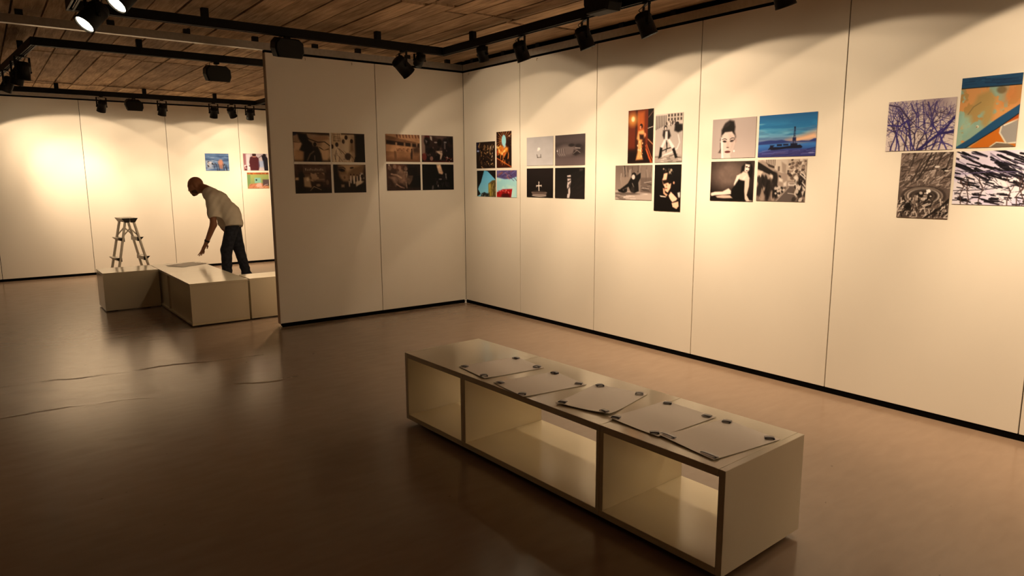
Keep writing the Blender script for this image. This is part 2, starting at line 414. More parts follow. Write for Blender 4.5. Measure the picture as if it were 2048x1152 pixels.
# ------------------------------------------------------------------ spotlights and floodlights
def spot_lamp(label, pos, aim, lit=True, size=1.0, power=1.0, tz=TZ0, beam=1.0, spill=1.0, ang=None, axial=False):
    pos = Vector(pos); aim = Vector(aim)
    root = empty('track_spotlight', (pos.x, pos.y, tz))
    P = pos-root.location
    d = (aim-pos).normalized()
    h = Vector((d.x, d.y, 0)); h = h.normalized() if h.length > 1e-3 else Vector((1, 0, 0))
    side = Vector((-h.y, h.x, 0))
    R = .061*size; Lc = .080*size
    back, front = P-d*Lc, P+d*Lc
    # can with rear dome, cooling collar and open front rim
    mb = MB()
    mb.lathe(back, d, [(-.014, 0), (-.014, R*.55), (-.006, R*.82), (.004, R*.93), (.020, R*.95), (.022, R), (.034, R), (.036, R*.95), (2*Lc-.012, R), (2*Lc-.010, R*1.03), (2*Lc, R*1.03), (2*Lc, R*.90), (2*Lc-.022, R*.86)], 28)
    can = mb.build('can', M['blackmatt'], root)
    mb = MB(); mb.lathe(back, d, [(2*Lc-.012, R*.885), (2*Lc-.008, R*.6), (2*Lc-.007, 0)], 24)
    mb.build('lens', M['lens'] if lit else M['glassoff'], can)
    # yoke: top bar with two arms and their pivot knobs
    top = -.016; w = R+.010
    mb = MB(); mb.bar(Vector((P.x, P.y, top))-side*w, Vector((P.x, P.y, top))+side*w, .020, .005); yoke = mb.build('yoke', M['black'], root)
    for sg in (-1, 1):
        a = P+side*sg*(R+.008)
        mb = MB(); mb.bar(a+Vector((0, 0, -.012)), Vector((a.x, a.y, top)), .006, .020); mb.build('yoke_arm', M['black'], yoke)
        mb = MB(); mb.cone(P+side*sg*(R-.004), P+side*sg*(R+.020), .010, .009, 12); mb.build('pivot_knob', M['black'], yoke)
    mb = MB(); mb.bbox(P.x-.024, P.x+.024, P.y-.024, P.y+.024, top+.002, -.0006, .003); mb.build('adapter', M['black'], root)
    # supply cable in a loop
    mb = MB(); pts = []
    e = back+d*.02+side*R*.2
    s = Vector((P.x, P.y, top))+side*R*.5
    for i in range(13):
        t = i/12; p = s.lerp(e, t)+h*(-.035)*math.sin(math.pi*t)+side*.028*math.sin(2*math.pi*t)
        pts.append(p)
    mb.tube(pts, .0032, 6); mb.build('cable', M['plastic'], root)
    if lit:
        for nm, ang_, pw, bl in (('beam', BEAM_ANGLE, P_BEAM*power*beam, 1.0), ('wide', WIDE_ANGLE, P_WIDE*power, 1.0), ('spill', ang or SPILL_ANGLE, P_SPILL*power*spill, .08)):
            if pw <= 0: continue
            ld = bpy.data.lights.new('lamp_'+nm, 'SPOT'); ld.energy = pw; ld.color = LAMP_COL
            ld.spot_size = math.radians(ang_); ld.spot_blend = bl; ld.shadow_soft_size = .028
            lo = bpy.data.objects.new('lamp_'+nm, ld); COL.objects.link(lo); lo.parent = root
            lo.location = front+d*.006
            dd = d if nm != 'spill' or axial else Vector((h.x, h.y, -math.tan(math.radians((ang or SPILL_ANGLE)/2-1)))).normalized()
            lo.rotation_euler = dd.to_track_quat('-Z', 'Y').to_euler()
    return tag(root, label, 'spotlight', 'black track spotlights')

def flood_lamp(label, pos, rz, tilt=.25, scale=1.0, side=False):
    root = empty('track_floodlight', (pos[0], pos[1], TZ0), rz)
    dz = pos[2]-TZ0
    w, hgt, dep = .125*scale, .078*scale, .075*scale
    ct, st = math.cos(tilt), math.sin(tilt)
    def tr(x, y, z): return (x, y*ct-z*st, dz+y*st+z*ct)
    prof = [(-w, -hgt*.15), (-w*.80, -hgt), (w*.86, -hgt), (w, -hgt*.35), (w*.93, hgt*.55), (w*.60, hgt), (-w*.72, hgt), (-w*.98, hgt*.5)]
    mb = MB(); n = len(prof)
    rings = [(-dep, .90), (-dep*.8, 1.0), (dep*.8, 1.0), (dep, .92)]
    vs_ = [tr(p[0]*k, y, p[1]*k) for y, k in rings for p in prof]
    fs = [tuple(range(n)), tuple(range(3*n, 4*n))]+[(r*n+i, r*n+(i+1) % n, (r+1)*n+(i+1) % n, (r+1)*n+i) for r in range(3) for i in range(n)]
    mb.add(vs_, fs); mb.build('housing', M['blackmatt'], root)
    mb = MB(); mb.add([tr(x*w*.7, dep+.002, z*hgt*.62) for x, z in ((-1, -1), (1, -1), (1, 1), (-1, 1))]+[tr(x*w*.7, dep-.006, z*hgt*.62) for x, z in ((-1, -1), (1, -1), (1, 1), (-1, 1))],
                      [(0, 1, 2, 3), (4, 7, 6, 5), (0, 4, 5, 1), (1, 5, 6, 2), (2, 6, 7, 3), (3, 7, 4, 0)])
    mb.build('front_glass', M['glassoff'], root)
    mb = MB(); mb.add([tr(x*.009, -dep*.9-.006, -hgt*.55+z*.009) for x, z in ((-1, -1), (1, -1), (1, 1), (-1, 1))]+[tr(x*.009, -dep*.9+.004, -hgt*.55+z*.009) for x, z in ((-1, -1), (1, -1), (1, 1), (-1, 1))],
                      [(0, 1, 2, 3), (4, 7, 6, 5), (0, 4, 5, 1), (1, 5, 6, 2), (2, 6, 7, 3), (3, 7, 4, 0)])
    mb.build('rating_label', M['galv'], root)
    if side:
        MB().bbox(-.03, .03, dep-.004, dep+.022, TZ1-TZ0-.05, TZ1-TZ0-.004, .003).build('adapter', M['black'], root)
    else:
        MB().bar((0, 0, dz+hgt-.01), (0, 0, -.014), .018, .018).build('stem', M['galv'], root)
        MB().bbox(-.024, .024, -.030, .030, -.022, -.0006, .003).build('adapter', M['black'], root)
        MB().tube([(-w*.55, 0, dz+hgt*.9), (-w*.55, 0, dz+hgt+.02), (-w*.5, 0, -.01), (-w*.3, 0, -.006)], .0032, 6).build('cable', M['plastic'], root)
    return tag(root, label, 'floodlight', 'unlit black track floodlights')

WZ = .32
# along the long right wall
spot_lamp('small black spotlight nearest the track corner above the right wall', (TXR, -1.62, 2.735), (0, -1.45, .5), size=.82, power=.35)
spot_lamp('black spotlight above the right wall, second from the track corner', (TXR, -2.22, 2.675), (0, -2.45, WZ))
spot_lamp('black spotlight with looped cable above the right wall, third from the track corner', (TXR, -3.03, 2.665), (0, -3.40, WZ))
spot_lamp('large black spotlight above the right wall nearest the viewer', (TXR, -3.67, 2.66), (0, -4.2, WZ))
for i, (y, ya, pw) in enumerate(((-4.75, -5.0, .55), (-5.9, -6.1, 1.15), (-6.75, -7.0, 1.0), (-7.7, -7.9, 1.0), (-8.6, -8.8, 1.0))):  # the last two are added beyond view to brighten the bench end
    spot_lamp(['black spotlight out of view above the right wall, fifth from the track corner', 'black spotlight out of view above the right wall, sixth from the track corner', 'black spotlight out of view above the right wall, seventh from the track corner', 'added unseen spotlight brightening the bench end, eighth from the track corner', 'added unseen spotlight brightening the bench end, farthest from the track corner'][i],
              (TXR, y, 2.66), (0, ya, WZ), power=pw)
flood_lamp('big unlit black floodlight cut by the top edge of the photo above the right wall', (TXR-.135, -3.36, 2.862), math.radians(-90), .05, 1.05, True)
# before the partition
spot_lamp('black spotlight tilted like a diamond before the right half of the partition', (-1.33, TYP, 2.665), (0, -1.0, 1.39), power=.5, size=1.15, ang=119, axial=True, spill=1.5)
spot_lamp('small unlit black spotlight beside the track corner before the partition', (-1.14, TYP, 2.745), (-1.0, .0, 2.2), lit=False, size=.78)
flood_lamp('unlit black floodlight hanging before the left edge of the partition', (-2.49, TYP, 2.722), 0, .2, 1.05)
# the two lamps seen glowing at the upper left
spot_lamp('lit black spotlight with glowing round face at the upper left, lower of the pair', (-4.085, -1.74, 2.64), (-6.2, -2.55, .12), power=.10, size=1.1)
spot_lamp('lit black spotlight with glowing round face at the upper left, cut by the photo edge', (-3.945, -2.10, 2.715), (-6.1, -2.95, .2), power=.10, size=1.1)
# rear bay
flood_lamp('unlit black floodlight on the middle track left of the partition', (-2.62, .86, 2.70), 0, .15, 1.05)
spot_lamp('black spotlight on the left side arm of the rear track, nearest to the viewer', (-4.315, 1.57, 2.66), (-4.40, 1.72, 1.5), lit=False, size=1.05)
spot_lamp('lit black spotlight on the left side arm of the rear track, behind the nearest one', (-4.345, 1.96, 2.65), (-4.9, 2.6, .8), power=.1)
spot_lamp('lit black spotlight at the left edge of the photo on the rear track arm', (-4.41, 2.78, 2.65), (-5.2, 3.3, .8), power=.1)
BZ = .36
spot_lamp('black spotlight out of view at the rear track corner lighting the far wall', (-4.53, 5.14, 2.66), (-3.15, RY1, 1.15), power=1.35)
spot_lamp('black spotlight on the rear track turned to the left, leftmost along the far wall', (-3.18, 5.14, 2.668), (-3.45, RY1, .9), power=.7)
flood_lamp('unlit black floodlight on the rear track between the far wall spotlights', (-2.74, 5.14, 2.715), 0, .3)
spot_lamp('black spotlight on the rear track above the ladder, beside the floodlight', (-2.34, 5.14, 2.655), (-2.55, RY1, BZ), power=.6)
spot_lamp('black spotlight on the rear track above the bending person', (-1.56, 5.14, 2.655), (-1.56, RY1, BZ), power=.7)
spot_lamp('black spotlight on the rear track tilted sideways to the right', (-1.27, 5.14, 2.675), (-.35, 5.85, .9), power=.5)
spot_lamp('black spotlight on the rear track nearest the partition edge', (-.97, 5.14, 2.655), (-.85, RY1, BZ), power=.7)

spot_lamp('added unseen spotlight behind the left half of the partition, brightening the rear bay', (-1.95, .86, 2.66), (-1.95, PT, 1.1), power=.8)  # added lamp, bounces off the partition's rear to brighten the shirt
spot_lamp('added unseen spotlight behind the right half of the partition, brightening the rear bay', (-1.2, .86, 2.66), (-1.2, PT, 1.1), power=.8)  # second added lamp for the same bounce light in the rear bay

# ------------------------------------------------------------------ the long bench of three open cells
def slab(mb, *b): return mb.bbox(*b, .0015)
BL, BD, BH, BZ0 = 2.36, .592, .44, .03
bench = empty('open_bench', (-2.067, -5.726, 0), math.radians(91.87))
# local x runs along the bench away from the viewer, local y from the wall side to the front
tb = .032
for a, b in ((0, .652), (.652, 1.724), (1.724, BL)):
    a_, b_ = (a if a else .0302), (b if b < BL else BL-.0302)
    slab(MB(), a_+.0006, b_-.0006, 0, BD, BZ0+BH-tb, BZ0+BH).build('top_board', M['cream'], bench)
    slab(MB(), a_+.0006, b_-.0006, 0, BD, BZ0, BZ0+tb).build('bottom_board', M['creamin'], bench)
for a, b, n in ((0, .030, 'end_panel'), (.629, .652, 'divider'), (.652, .675, 'divider'), (1.702, 1.724, 'divider'), (1.724, 1.747, 'divider'), (BL-.030, BL, 'end_panel')):
    e_ = n == 'end_panel'
    slab(MB(), a+.0004, b-.0004, 0 if e_ else .001, BD if e_ else BD-.001, BZ0 if e_ else BZ0+tb, BZ0+BH if e_ else BZ0+BH-tb).build(n, M['creamin'] if n == 'divider' else M['cream'], bench)
for a in (.14, .652, 1.724, BL-.14):
    for y in (.13, BD-.13):
        MB().cone((a, y, 0), (a, y, BZ0), .02, .02, 14).build('foot', M['plastic'], bench)
tag(bench, 'long cream bench of three open cells with face-down prints on top', 'bench')

# face-down prints lying on the bench, with folded tape on their corners
def sheet(parent_m, cx, cy, rot, w, h, lift, label, tapes, seed, z, group='face-down prints on the long bench'):
    rr = random.Random(seed)
    o_ = empty('face_down_print', parent_m @ Vector((cx, cy, z)), 0)
    o_.rotation_euler = (0, 0, rot)
    nx, ny = 16, 14
    def zz(u, v):   # u,v in 0..1 ; slight wave, front edge (v=1) and corners curl up
        return .0022+lift*max(0, v-.55)**2/.2025*(.7+.3*math.sin(3*u+seed))+.0012*(abs(u-.5)*2)**4+.0010*(1-v)**3
    vs_, fs = [], []
    for j in range(ny+1):
        for i in range(nx+1):
            u, v = i/nx, j/ny; vs_.append(((u-.5)*w, (v-.5)*h, zz(u, v)))
    n0 = len(vs_); vs_ += [(p[0], p[1], p[2]-.0018) for p in vs_]
    for j in range(ny):
        for i in range(nx):
            a = j*(nx+1)+i; q = (a, a+1, a+nx+2, a+nx+1); fs.append(q); fs.append(tuple(n0+k for k in q[::-1]))
    rim = [i for i in range(nx+1)]+[j*(nx+1)+nx for j in range(1, ny+1)]+[ny*(nx+1)+i for i in range(nx-1, -1, -1)]+[j*(nx+1) for j in range(ny-1, 0, -1)]
    for a, b in zip(rim, rim[1:]+rim[:1]): fs.append((a, n0+a, n0+b, b))
    mb = MB(); mb.add(vs_, fs, False); mb.build('paper_sheet', M['paper'], o_)
    for (u, v, kind, ang) in tapes:
        x0, y0, z0 = (u-.5)*w, (v-.5)*h, zz(u, v)
        mb = MB(); ca, sa = math.cos(ang), math.sin(ang)
        tw, tl = (.030, .036) if kind != 'long' else (.018, .070)
        # loop of tape: a strip rolled over itself
        prof = []
        K = 14
        for k in range(K+1):
            a = -math.pi*.15+k/K*math.pi*1.5
            prof.append((max(-1, math.cos(a)*1.25)*tl*.5, .0035+math.sin(a)*.0035*(1.9 if kind == 'curl' else 1)))
        ring = []
        for sgn in (-1, 1):
            for (px_, pz_) in prof:
                ring.append((x0+ca*px_-sa*sgn*tw/2, y0+sa*px_+ca*sgn*tw/2, z0+pz_+.0006))
        mb.add(ring, [(k, k+1, K+2+k, K+1+k) for k in range(K)], True)
        t_ = mb.build('tape', M['tapepale'] if kind == 'long' else M['tape'], o_)
        sol = t_.modifiers.new('thick', 'SOLIDIFY'); sol.thickness = .0008
    return tag(o_, label, 'print', group)
BM = Matrix.Translation(bench.location) @ Matrix.Rotation(math.radians(91.87), 4, 'Z')
def bench_sheet(cs, lift, label, tapes, seed):
    c = np.mean(np.array(cs), axis=0); e = np.array(cs)
    # first corner = far front, second = near front, third = near rear, fourth = far rear
    ux = ((e[1]-e[0])+(e[2]-e[3])); ang = math.atan2(-ux[1], -ux[0])
    # local sheet x = along the bench (away from the viewer), y = towards the front
    sheet(BM, c[0], c[1], math.radians(91.87)+ang, .30, .405, lift, label, tapes, seed, BZ0+BH)
C4 = lambda a, b, c, d: [(.90, .94, a[0], a[1]), (.12, .95, b[0], b[1]), (.10, .07, c[0], c[1]), (.88, .06, d[0], d[1])]
bench_sheet([(1.843, .53), (1.543, .552), (1.509, .169), (1.823, .117)], .004, 'blank cream back of a print on the bench, farthest from the viewer', C4(('fold', .3), ('curl', 1.2), ('curl', .5), ('fold', .2)), 1)
bench_sheet([(1.469, .567), (1.177, .607), (1.127, .204), (1.384, .166)], .004, 'blank cream back of a print overhanging the front edge of the bench, second farthest', C4(('fold', .2), ('fold', .9), ('fold', .7), ('curl', .1)), 2)
bench_sheet([(.984, .582), (.694, .502), (.802, .062), (1.095, .124)], .016, 'blank cream back of the most turned print in the middle of the bench row', C4(('fold', .1), ('fold', -.3), ('curl', .4), ('curl', .9)), 3)
bench_sheet([(.684, .51), (.396, .519), (.378, .106), (.644, .097)], .009, 'blank cream back of a print on the bench, second nearest to the viewer', C4(('fold', .4), ('fold', .8), ('fold', .2), ('fold', .6)), 4)
bench_sheet([(.384, .501), (.095, .539), (.027, .146), (.331, .102)], .007, 'blank cream back of a print with two long pale tapes, nearest to the viewer', C4(('long', 0.05), ('long', .05), ('fold', .8), ('fold', .5)), 5)

# ------------------------------------------------------------------ the low boxes in the rear bay
LZ, LH = .014, .456
# bench running away from the viewer: open towards the left
lb = empty('low_bench', (-3.122, .60, 0))
LW, LL = .604, 2.11
cuts_ = [0, 1.125, LL]
for a, b in zip(cuts_[:-1], cuts_[1:]):
    slab(MB(), 0, LW, a+.0006, b-.0006, LZ+LH-.028, LZ+LH).build('top_board', M['cream'], lb)
    slab(MB(), 0, LW, a+.0006, b-.0006, LZ, LZ+.024).build('bottom_board', M['creamin'], lb)
    slab(MB(), .02, .032, a+.02, b-.02, LZ+.024, LZ+LH-.028).build('side_panel', M['creamin'], lb)
for a, b, n in ((0, .022, 'end_panel'), (1.112, 1.138, 'divider'), (LL-.022, LL, 'end_panel')):
    slab(MB(), .001, LW-.001, a, b, LZ+.0245, LZ+LH-.0285).build(n, M['cream'], lb)
for y in (.12, 1.1, LL-.12):
    for x_ in (.12, LW-.12): MB().cone((x_, y, 0), (x_, y, LZ), .02, .02, 12).build('foot', M['plastic'], lb)
tag(lb, 'low cream bench in the rear bay with a sheet of paper on it', 'bench')
def closed_box(loc, w, d, label):
    b = empty('display_box', loc)
    slab(MB(), 0, w, 0, d, LZ+LH-.022, LZ+LH).build('top_board', M['cream'], b)
    slab(MB(), 0, w, 0, d, LZ, LZ+.022).build('bottom_board', M['cream'], b)
    slab(MB(), .0, w, 0, .02, LZ+.0222, LZ+LH-.0222).build('front_panel', M['cream'], b)
    slab(MB(), .0, w, d-.02, d, LZ+.0222, LZ+LH-.0222).build('rear_panel', M['cream'], b)
    for a in (0, w-.02): slab(MB(), a, a+.02, .0203, d-.0203, LZ+.0222, LZ+LH-.0222).build('end_panel', M['cream'], b)
    for x_ in (.12, w-.12):
        for y_ in (.10, d-.10): MB().cone((x_, y_, 0), (x_, y_, LZ), .02, .02, 12).build('foot', M['plastic'], b)
    return tag(b, label, 'box')
closed_box((-3.732, 2.155, 0), .602, .555, 'cream display box at the left end before the stepladder')
closed_box((-2.494, .612, 0), 1.20, .405, 'cream display box half hidden behind the partition edge')
# the print being laid out on the low bench
sheet(Matrix.Identity(4), -2.74, 2.41, math.radians(32), .42, .30, .010, 'sheet of paper lying on the low bench below the reaching hand', [], 9, BZ0+BH, None)

# ------------------------------------------------------------------ stepladder
lad = empty('step_ladder', (-3.245, 3.42, 0), math.radians(6))
TOPZ, S0, S1 = 1.055, .042, .265      # half spread at the top and at the floor
W0, W1 = .135, .185                 # half width at the top and at the floor
def rail_at(sx, sy, z):
    t = 1-z/TOPZ
    return Vector((sx*(S0+(S1-S0)*t), sy*(W0+(W1-W0)*t), z))
for sx in (-1, 1):
    for sy in (-1, 1):
        rl = MB().bar(rail_at(sx, sy, .02), rail_at(sx, sy, TOPZ-.02), .045, .022).build('rail', M['ladder'], lad)
        a = rail_at(sx, sy, 0); MB().bbox(a.x-.018, a.x+.018, a.y-.028, a.y+.028, 0, .05, .004).build('rubber_foot', M['plastic'], rl)
    for k, z in enumerate((.265, .53, .795)):
        a, b = rail_at(sx, -1, z), rail_at(sx, 1, z); cx = a.x
        # tread: flat top with a tapered underside, reaching outwards
        o0, o1 = (cx-sx*.020, cx+sx*.060)
        mb = MB(); mb.prism([(o0, z), (o1, z), (o1-sx*.004, z-.012), (cx+sx*.015, z-.045), (o0, z-.048)], 'y', a.y+.012, b.y-.012); tr_ = mb.build('tread', M['ladder'], lad)
        for y_ in (a.y+.006, b.y-.006):
            mb = MB(); mb.prism([(o0, z), (o1+sx*.002, z+.001), (cx+sx*.012, z-.052), (o0, z-.052)], 'y', y_-.006, y_+.006); mb.build('tread_bracket', M['plastic'], tr_)
    mb = MB(); mb.prism([(sx*.002, TOPZ), (sx*.098, TOPZ), (sx*.093, TOPZ-.014), (sx*.062, TOPZ-.052), (sx*.012, TOPZ-.055)], 'y', -W0-.03, W0+.03)
    tp = mb.build('top_platform', M['ladder'], lad)
    for y_ in (-W0-.034, W0+.034):
        mb = MB(); mb.prism([(sx*.004, TOPZ+.001), (sx*.100, TOPZ+.001), (sx*.062, TOPZ-.056), (sx*.010, TOPZ-.058)], 'y', y_-.004, y_+.004); mb.build('platform_end', M['plastic'], tp)
for sy in (-1, 1):
    a, b = rail_at(-1, sy*.93, TOPZ-.24), rail_at(1, sy*.93, TOPZ-.24); m_ = Vector((0, sy*(W0+.006), TOPZ-.135))
    MB().bar(a, m_, .004, .016).build('spreader', M['ladder'], lad); MB().bar(m_, b, .004, .016).build('spreader', M['ladder'], lad)
tag(lad, 'aluminium double-sided stepladder standing open before the far wall', 'ladder')

# ------------------------------------------------------------------ the bending person (implicit surfaces turned into meshes)
PD = 9.42       # distance of the person from the camera along the view axis
def PW(px, py, off=0.0):
    dep = PD+off
    return CAM+dep*(CD+CR*(px-1024)/F_PX-CU*(py-576)/F_PX)
class Field:
    def __init__(s, lo, hi, vox):
        s.lo = np.array(lo); s.vox = vox; s.n = np.ceil((np.array(hi)-s.lo)/vox).astype(int)+1
        s.g = np.full(tuple(s.n), 0.25, np.float32)
    def win(s, lo, hi):
        a = np.maximum(np.floor((np.array(lo)-s.lo)/s.vox).astype(int), 0); b = np.minimum(np.ceil((np.array(hi)-s.lo)/s.vox).astype(int)+1, s.n)
        ax = [(s.lo[i]+np.arange(a[i], b[i])*s.vox).astype(np.float32) for i in range(3)]
        return tuple(slice(a[i], b[i]) for i in range(3)), np.meshgrid(*ax, indexing='ij')
    def put(s, sl, d, k, op='add'):
        g = s.g[sl]
        if op == 'add':
            h = np.maximum(k-np.abs(g-d), 0)/k; s.g[sl] = np.minimum(g, d)-h*h*k*.25
        else:
            h = np.maximum(k-np.abs(g+d), 0)/k; s.g[sl] = np.maximum(g, -d)+h*h*k*.25
    def cap(s, p0, p1, r0, r1, k=.02, op='add'):
        p0, p1 = np.array(p0, float), np.array(p1, float); m = max(r0, r1)+k+.05
        sl, (X, Y, Z) = s.win(np.minimum(p0, p1)-m, np.maximum(p0, p1)+m)
        e = p1-p0; l2 = max((e@e), 1e-9)
        t = np.clip(((X-p0[0])*e[0]+(Y-p0[1])*e[1]+(Z-p0[2])*e[2])/l2, 0, 1)
        d = np.sqrt((X-p0[0]-t*e[0])**2+(Y-p0[1]-t*e[1])**2+(Z-p0[2]-t*e[2])**2)-(r0+(r1-r0)*t)
        s.put(sl, d, k, op)
    def ell(s, c, axes, radii, k=.02, op='add'):
        c = np.array(c, float); m = max(radii)+k+.04
        sl, (X, Y, Z) = s.win(c-m, c+m)
        q = 0
        for a, r in zip(axes, radii):
            a = np.array(a)/np.linalg.norm(a); q = q+(((X-c[0])*a[0]+(Y-c[1])*a[1]+(Z-c[2])*a[2])/r)**2
        d = (np.sqrt(q)-1)*min(radii); s.put(sl, d, k, op)
    def plane(s, p, n):
        """keep the side n points away from"""
        n = np.array(n)/np.linalg.norm(n)
        sl, (X, Y, Z) = s.win(s.lo, s.lo+s.n*s.vox)
        s.g = np.maximum(s.g, ((X-p[0])*n[0]+(Y-p[1])*n[1]+(Z-p[2])*n[2]).astype(np.float32))
    def mesh(s):
        g = s.g; inside = g < 0
        nx, ny, nz = g.shape
        corners = [inside[i:nx-1+i, j:ny-1+j, k:nz-1+k] for i in (0, 1) for j in (0, 1) for k in (0, 1)]
        cnt = sum(c.astype(np.int8) for c in corners); act = (cnt > 0) & (cnt < 8)
        idx = -np.ones(act.shape, np.int64); cells = np.argwhere(act); idx[act] = np.arange(len(cells))
        acc = np.zeros((len(cells), 3)); num = np.zeros(len(cells))
        ci, cj, ck = cells.T
        cn = [(i, j, k) for i in (0, 1) for j in (0, 1) for k in (0, 1)]
        for a in range(8):
            for b in range(a+1, 8):
                if sum(abs(cn[a][q]-cn[b][q]) for q in range(3)) != 1: continue
                va = g[ci+cn[a][0], cj+cn[a][1], ck+cn[a][2]]; vb = g[ci+cn[b][0], cj+cn[b][1], ck+cn[b][2]]
                x = (va < 0) != (vb < 0)
                t = np.where(x, va/np.where(x, va-vb, 1), 0)
                pa = np.array(cn[a], float); pb = np.array(cn[b], float)
                acc += np.where(x[:, None], pa+(pb-pa)*t[:, None], 0); num += x
        V = s.lo+(cells+acc/num[:, None])*s.vox
        faces = []
        for ax in range(3):
            o1, o2 = [(1, 2), (2, 0), (0, 1)][ax]
            sl0 = [slice(None)]*3; sl1 = [slice(None)]*3; sl0[ax] = slice(0, -1); sl1[ax] = slice(1, None)
            ch = inside[tuple(sl0)] != inside[tuple(sl1)]
            E_ = np.argwhere(ch)
            ok = (E_[:, o1] > 0) & (E_[:, o2] > 0) & (E_[:, o1] < g.shape[o1]-1) & (E_[:, o2] < g.shape[o2]-1)
            E_ = E_[ok]
            u = np.zeros(3, int); u[o1] = 1; w = np.zeros(3, int); w[o2] = 1
            q = [idx[tuple((E_-d).T)] for d in (u+w, w, 0*u, u)]
            Q = np.stack(q, 1); flip = ~inside[tuple(E_.T)]
            Q[flip] = Q[flip][:, ::-1]
            faces.append(Q[(Q >= 0).all(1)])
        return V, np.concatenate(faces)
    def build(s, name, m, parent):
        V, Fc = s.mesh()
        me = bpy.data.meshes.new(name); loc = np.array(parent.location)
        me.from_pydata((V-loc).tolist(), [], Fc.tolist()); me.polygons.foreach_set('use_smooth', [True]*len(Fc)); me.update()
        me.materials.append(m); o = bpy.data.objects.new(name, me); COL.objects.link(o); o.parent = parent
        return o

LFT = -CR; UPV = np.array([0., 0., 1.])
def at_z(px, off, z):
    a, b = PW(px, 400, off), PW(px, 700, off); t = (z-a[2])/(b[2]-a[2]); return a+(b-a)*t
ankF = at_z(455.5, -.09, .085); FT = np.array([LFT[0]*.6+CD[0]*.8, LFT[1]*.6+CD[1]*.8, 0]); FT /= np.linalg.norm(FT)
toeF = ankF+FT*.18; toeF[2] = .035
heelF = ankF-FT*.05; heelF[2] = .04
kneeF, hipF = PW(453, 500, -.10), PW(464, 449, -.09)
kneeB, hipB = PW(477, 494, .10), PW(469, 449, .09)
ankB = PW(496, 556, .14); toeB = np.array([ankB[0], ankB[1], .045])+np.array([LFT[0], LFT[1], 0])*.10
ballB = ankB*.45+toeB*.55
person = empty('person', ((ankF[0]+ankB[0])/2, (ankF[1]+ankB[1])/2, 0))
pts_all = [PW(x_, y_, o_) for x_ in (365, 515) for y_ in (345, 600) for o_ in (-.34, .38)]
LO = np.min(pts_all, axis=0)-.05; HI = np.max(pts_all, axis=0)+.05; LO[2] = -.02; HI[2] = 1.78
shL, shR = PW(423, 397, -.19), PW(421, 395, .19)
elL, wrL = PW(427, 449, -.22), PW(413, 485, -.20)
neck0, neck1 = PW(417, 381, 0), PW(400, 375, 0)
# body: trunk, neck, head, arms with hands
fb = Field(LO, HI, .0065)
for off in (-.07, .07):
    fb.cap(PW(424, 391, off*1.4), PW(447, 418, off*1.1), .105, .095, .06)
    fb.cap(PW(447, 418, off*1.1), PW(463, 443, off*.8), .090, .080, .05)
fb.cap(hipF, kneeF, .070, .052, .04); fb.cap(kneeF, ankF, .052, .036, .03)
fb.cap(hipB, kneeB, .070, .052, .04); fb.cap(kneeB, ankB, .052, .036, .03)
fb.cap(ankF, toeF+np.array([0, 0, .01]), .034, .026, .02); fb.cap(ankB, toeB, .034, .026, .02)
fb.cap(neck0, neck1, .062, .055, .03)
fb.cap(shL, elL, .052, .042, .03); fb.cap(elL, wrL, .044, .028, .02)
elR, wrR = PW(438, 432, .28), PW(440, 447, .20)
fb.cap(shR, elR, .052, .042, .03); fb.cap(elR, wrR, .042, .028, .02)
fb.cap(wrR, PW(445, 455, .18), .03, .025, .02)
# hands: five fingers each
def hand(w, tip_px, off, palm_px, thumb):
    palm = PW(*palm_px, off)
    ax = palm-w; ax = ax/np.linalg.norm(ax)
    for o2 in (-.024, -.008, .008, .024):
        fb.cap(w+CD*o2*.7, palm+CD*o2, .016, .0135, .014)
    for (tp, oo, ln) in tip_px:
        base = palm+CD*oo*.9+ax*.012; tip = PW(*tp, off+oo*1.5); mid = (base+tip)/2+CR*.005-CU*.002
        fb.cap(base, mid, .0098, .0088, .006); fb.cap(mid, tip, .0088, .0068, .005)
    b0 = w+ax*.025+CD*thumb*.024; m0 = b0+ax*.025+CD*thumb*.03+CR*.014; t0 = m0+ax*.035+CR*.006+CD*thumb*.008
    fb.cap(b0, m0, .013, .011, .008); fb.cap(m0, t0, .011, .008, .005)
hand(wrL, [((396.0, 510.5), -.030, 1), ((398.5, 512), -.010, 1), ((402.5, 511), .010, 1), ((407, 508), .030, 1)], -.20, (407, 497), 1)
hand(wrR, [((452, 468), -.024, 1), ((453, 470), -.008, 1), ((454, 471), .008, 1), ((455, 470), .024, 1)], .19, (446, 458), -1)
# head, tipped forward and turned to the left of the picture
hc = PW(390.5, 371.5, 0)
ta = math.radians(24)
FWD = -CR*math.cos(ta)-CU*math.sin(ta); HUP = -CR*math.sin(ta)+CU*math.cos(ta); SIDE = np.cross(FWD, HUP)
FWD = FWD*.96-CD*.26; FWD /= np.linalg.norm(FWD); SIDE = np.cross(FWD, HUP); SIDE /= np.linalg.norm(SIDE); HUP = np.cross(SIDE, FWD)
def H(f, u, s): return hc+FWD*f+HUP*u+SIDE*s
fb.ell(H(-.012, .022, 0), (FWD, HUP, SIDE), (.100, .098, .078), .02)
fb.ell(H(.028, -.040, 0), (FWD, HUP, SIDE), (.066, .082, .062), .035)
fb.cap(H(.060, -.098, 0), H(.045, -.098, 0), .026, .03, .03)
fb.cap(H(-.03, -.05, 0), neck1*.5+neck0*.5, .058, .058, .03)
fb.cap(H(.074, .016, -.03), H(.074, .016, .03), .014, .014, .02)
fb.cap(H(.082, .004, 0), H(.098, -.034, 0), .009, .012, .012)
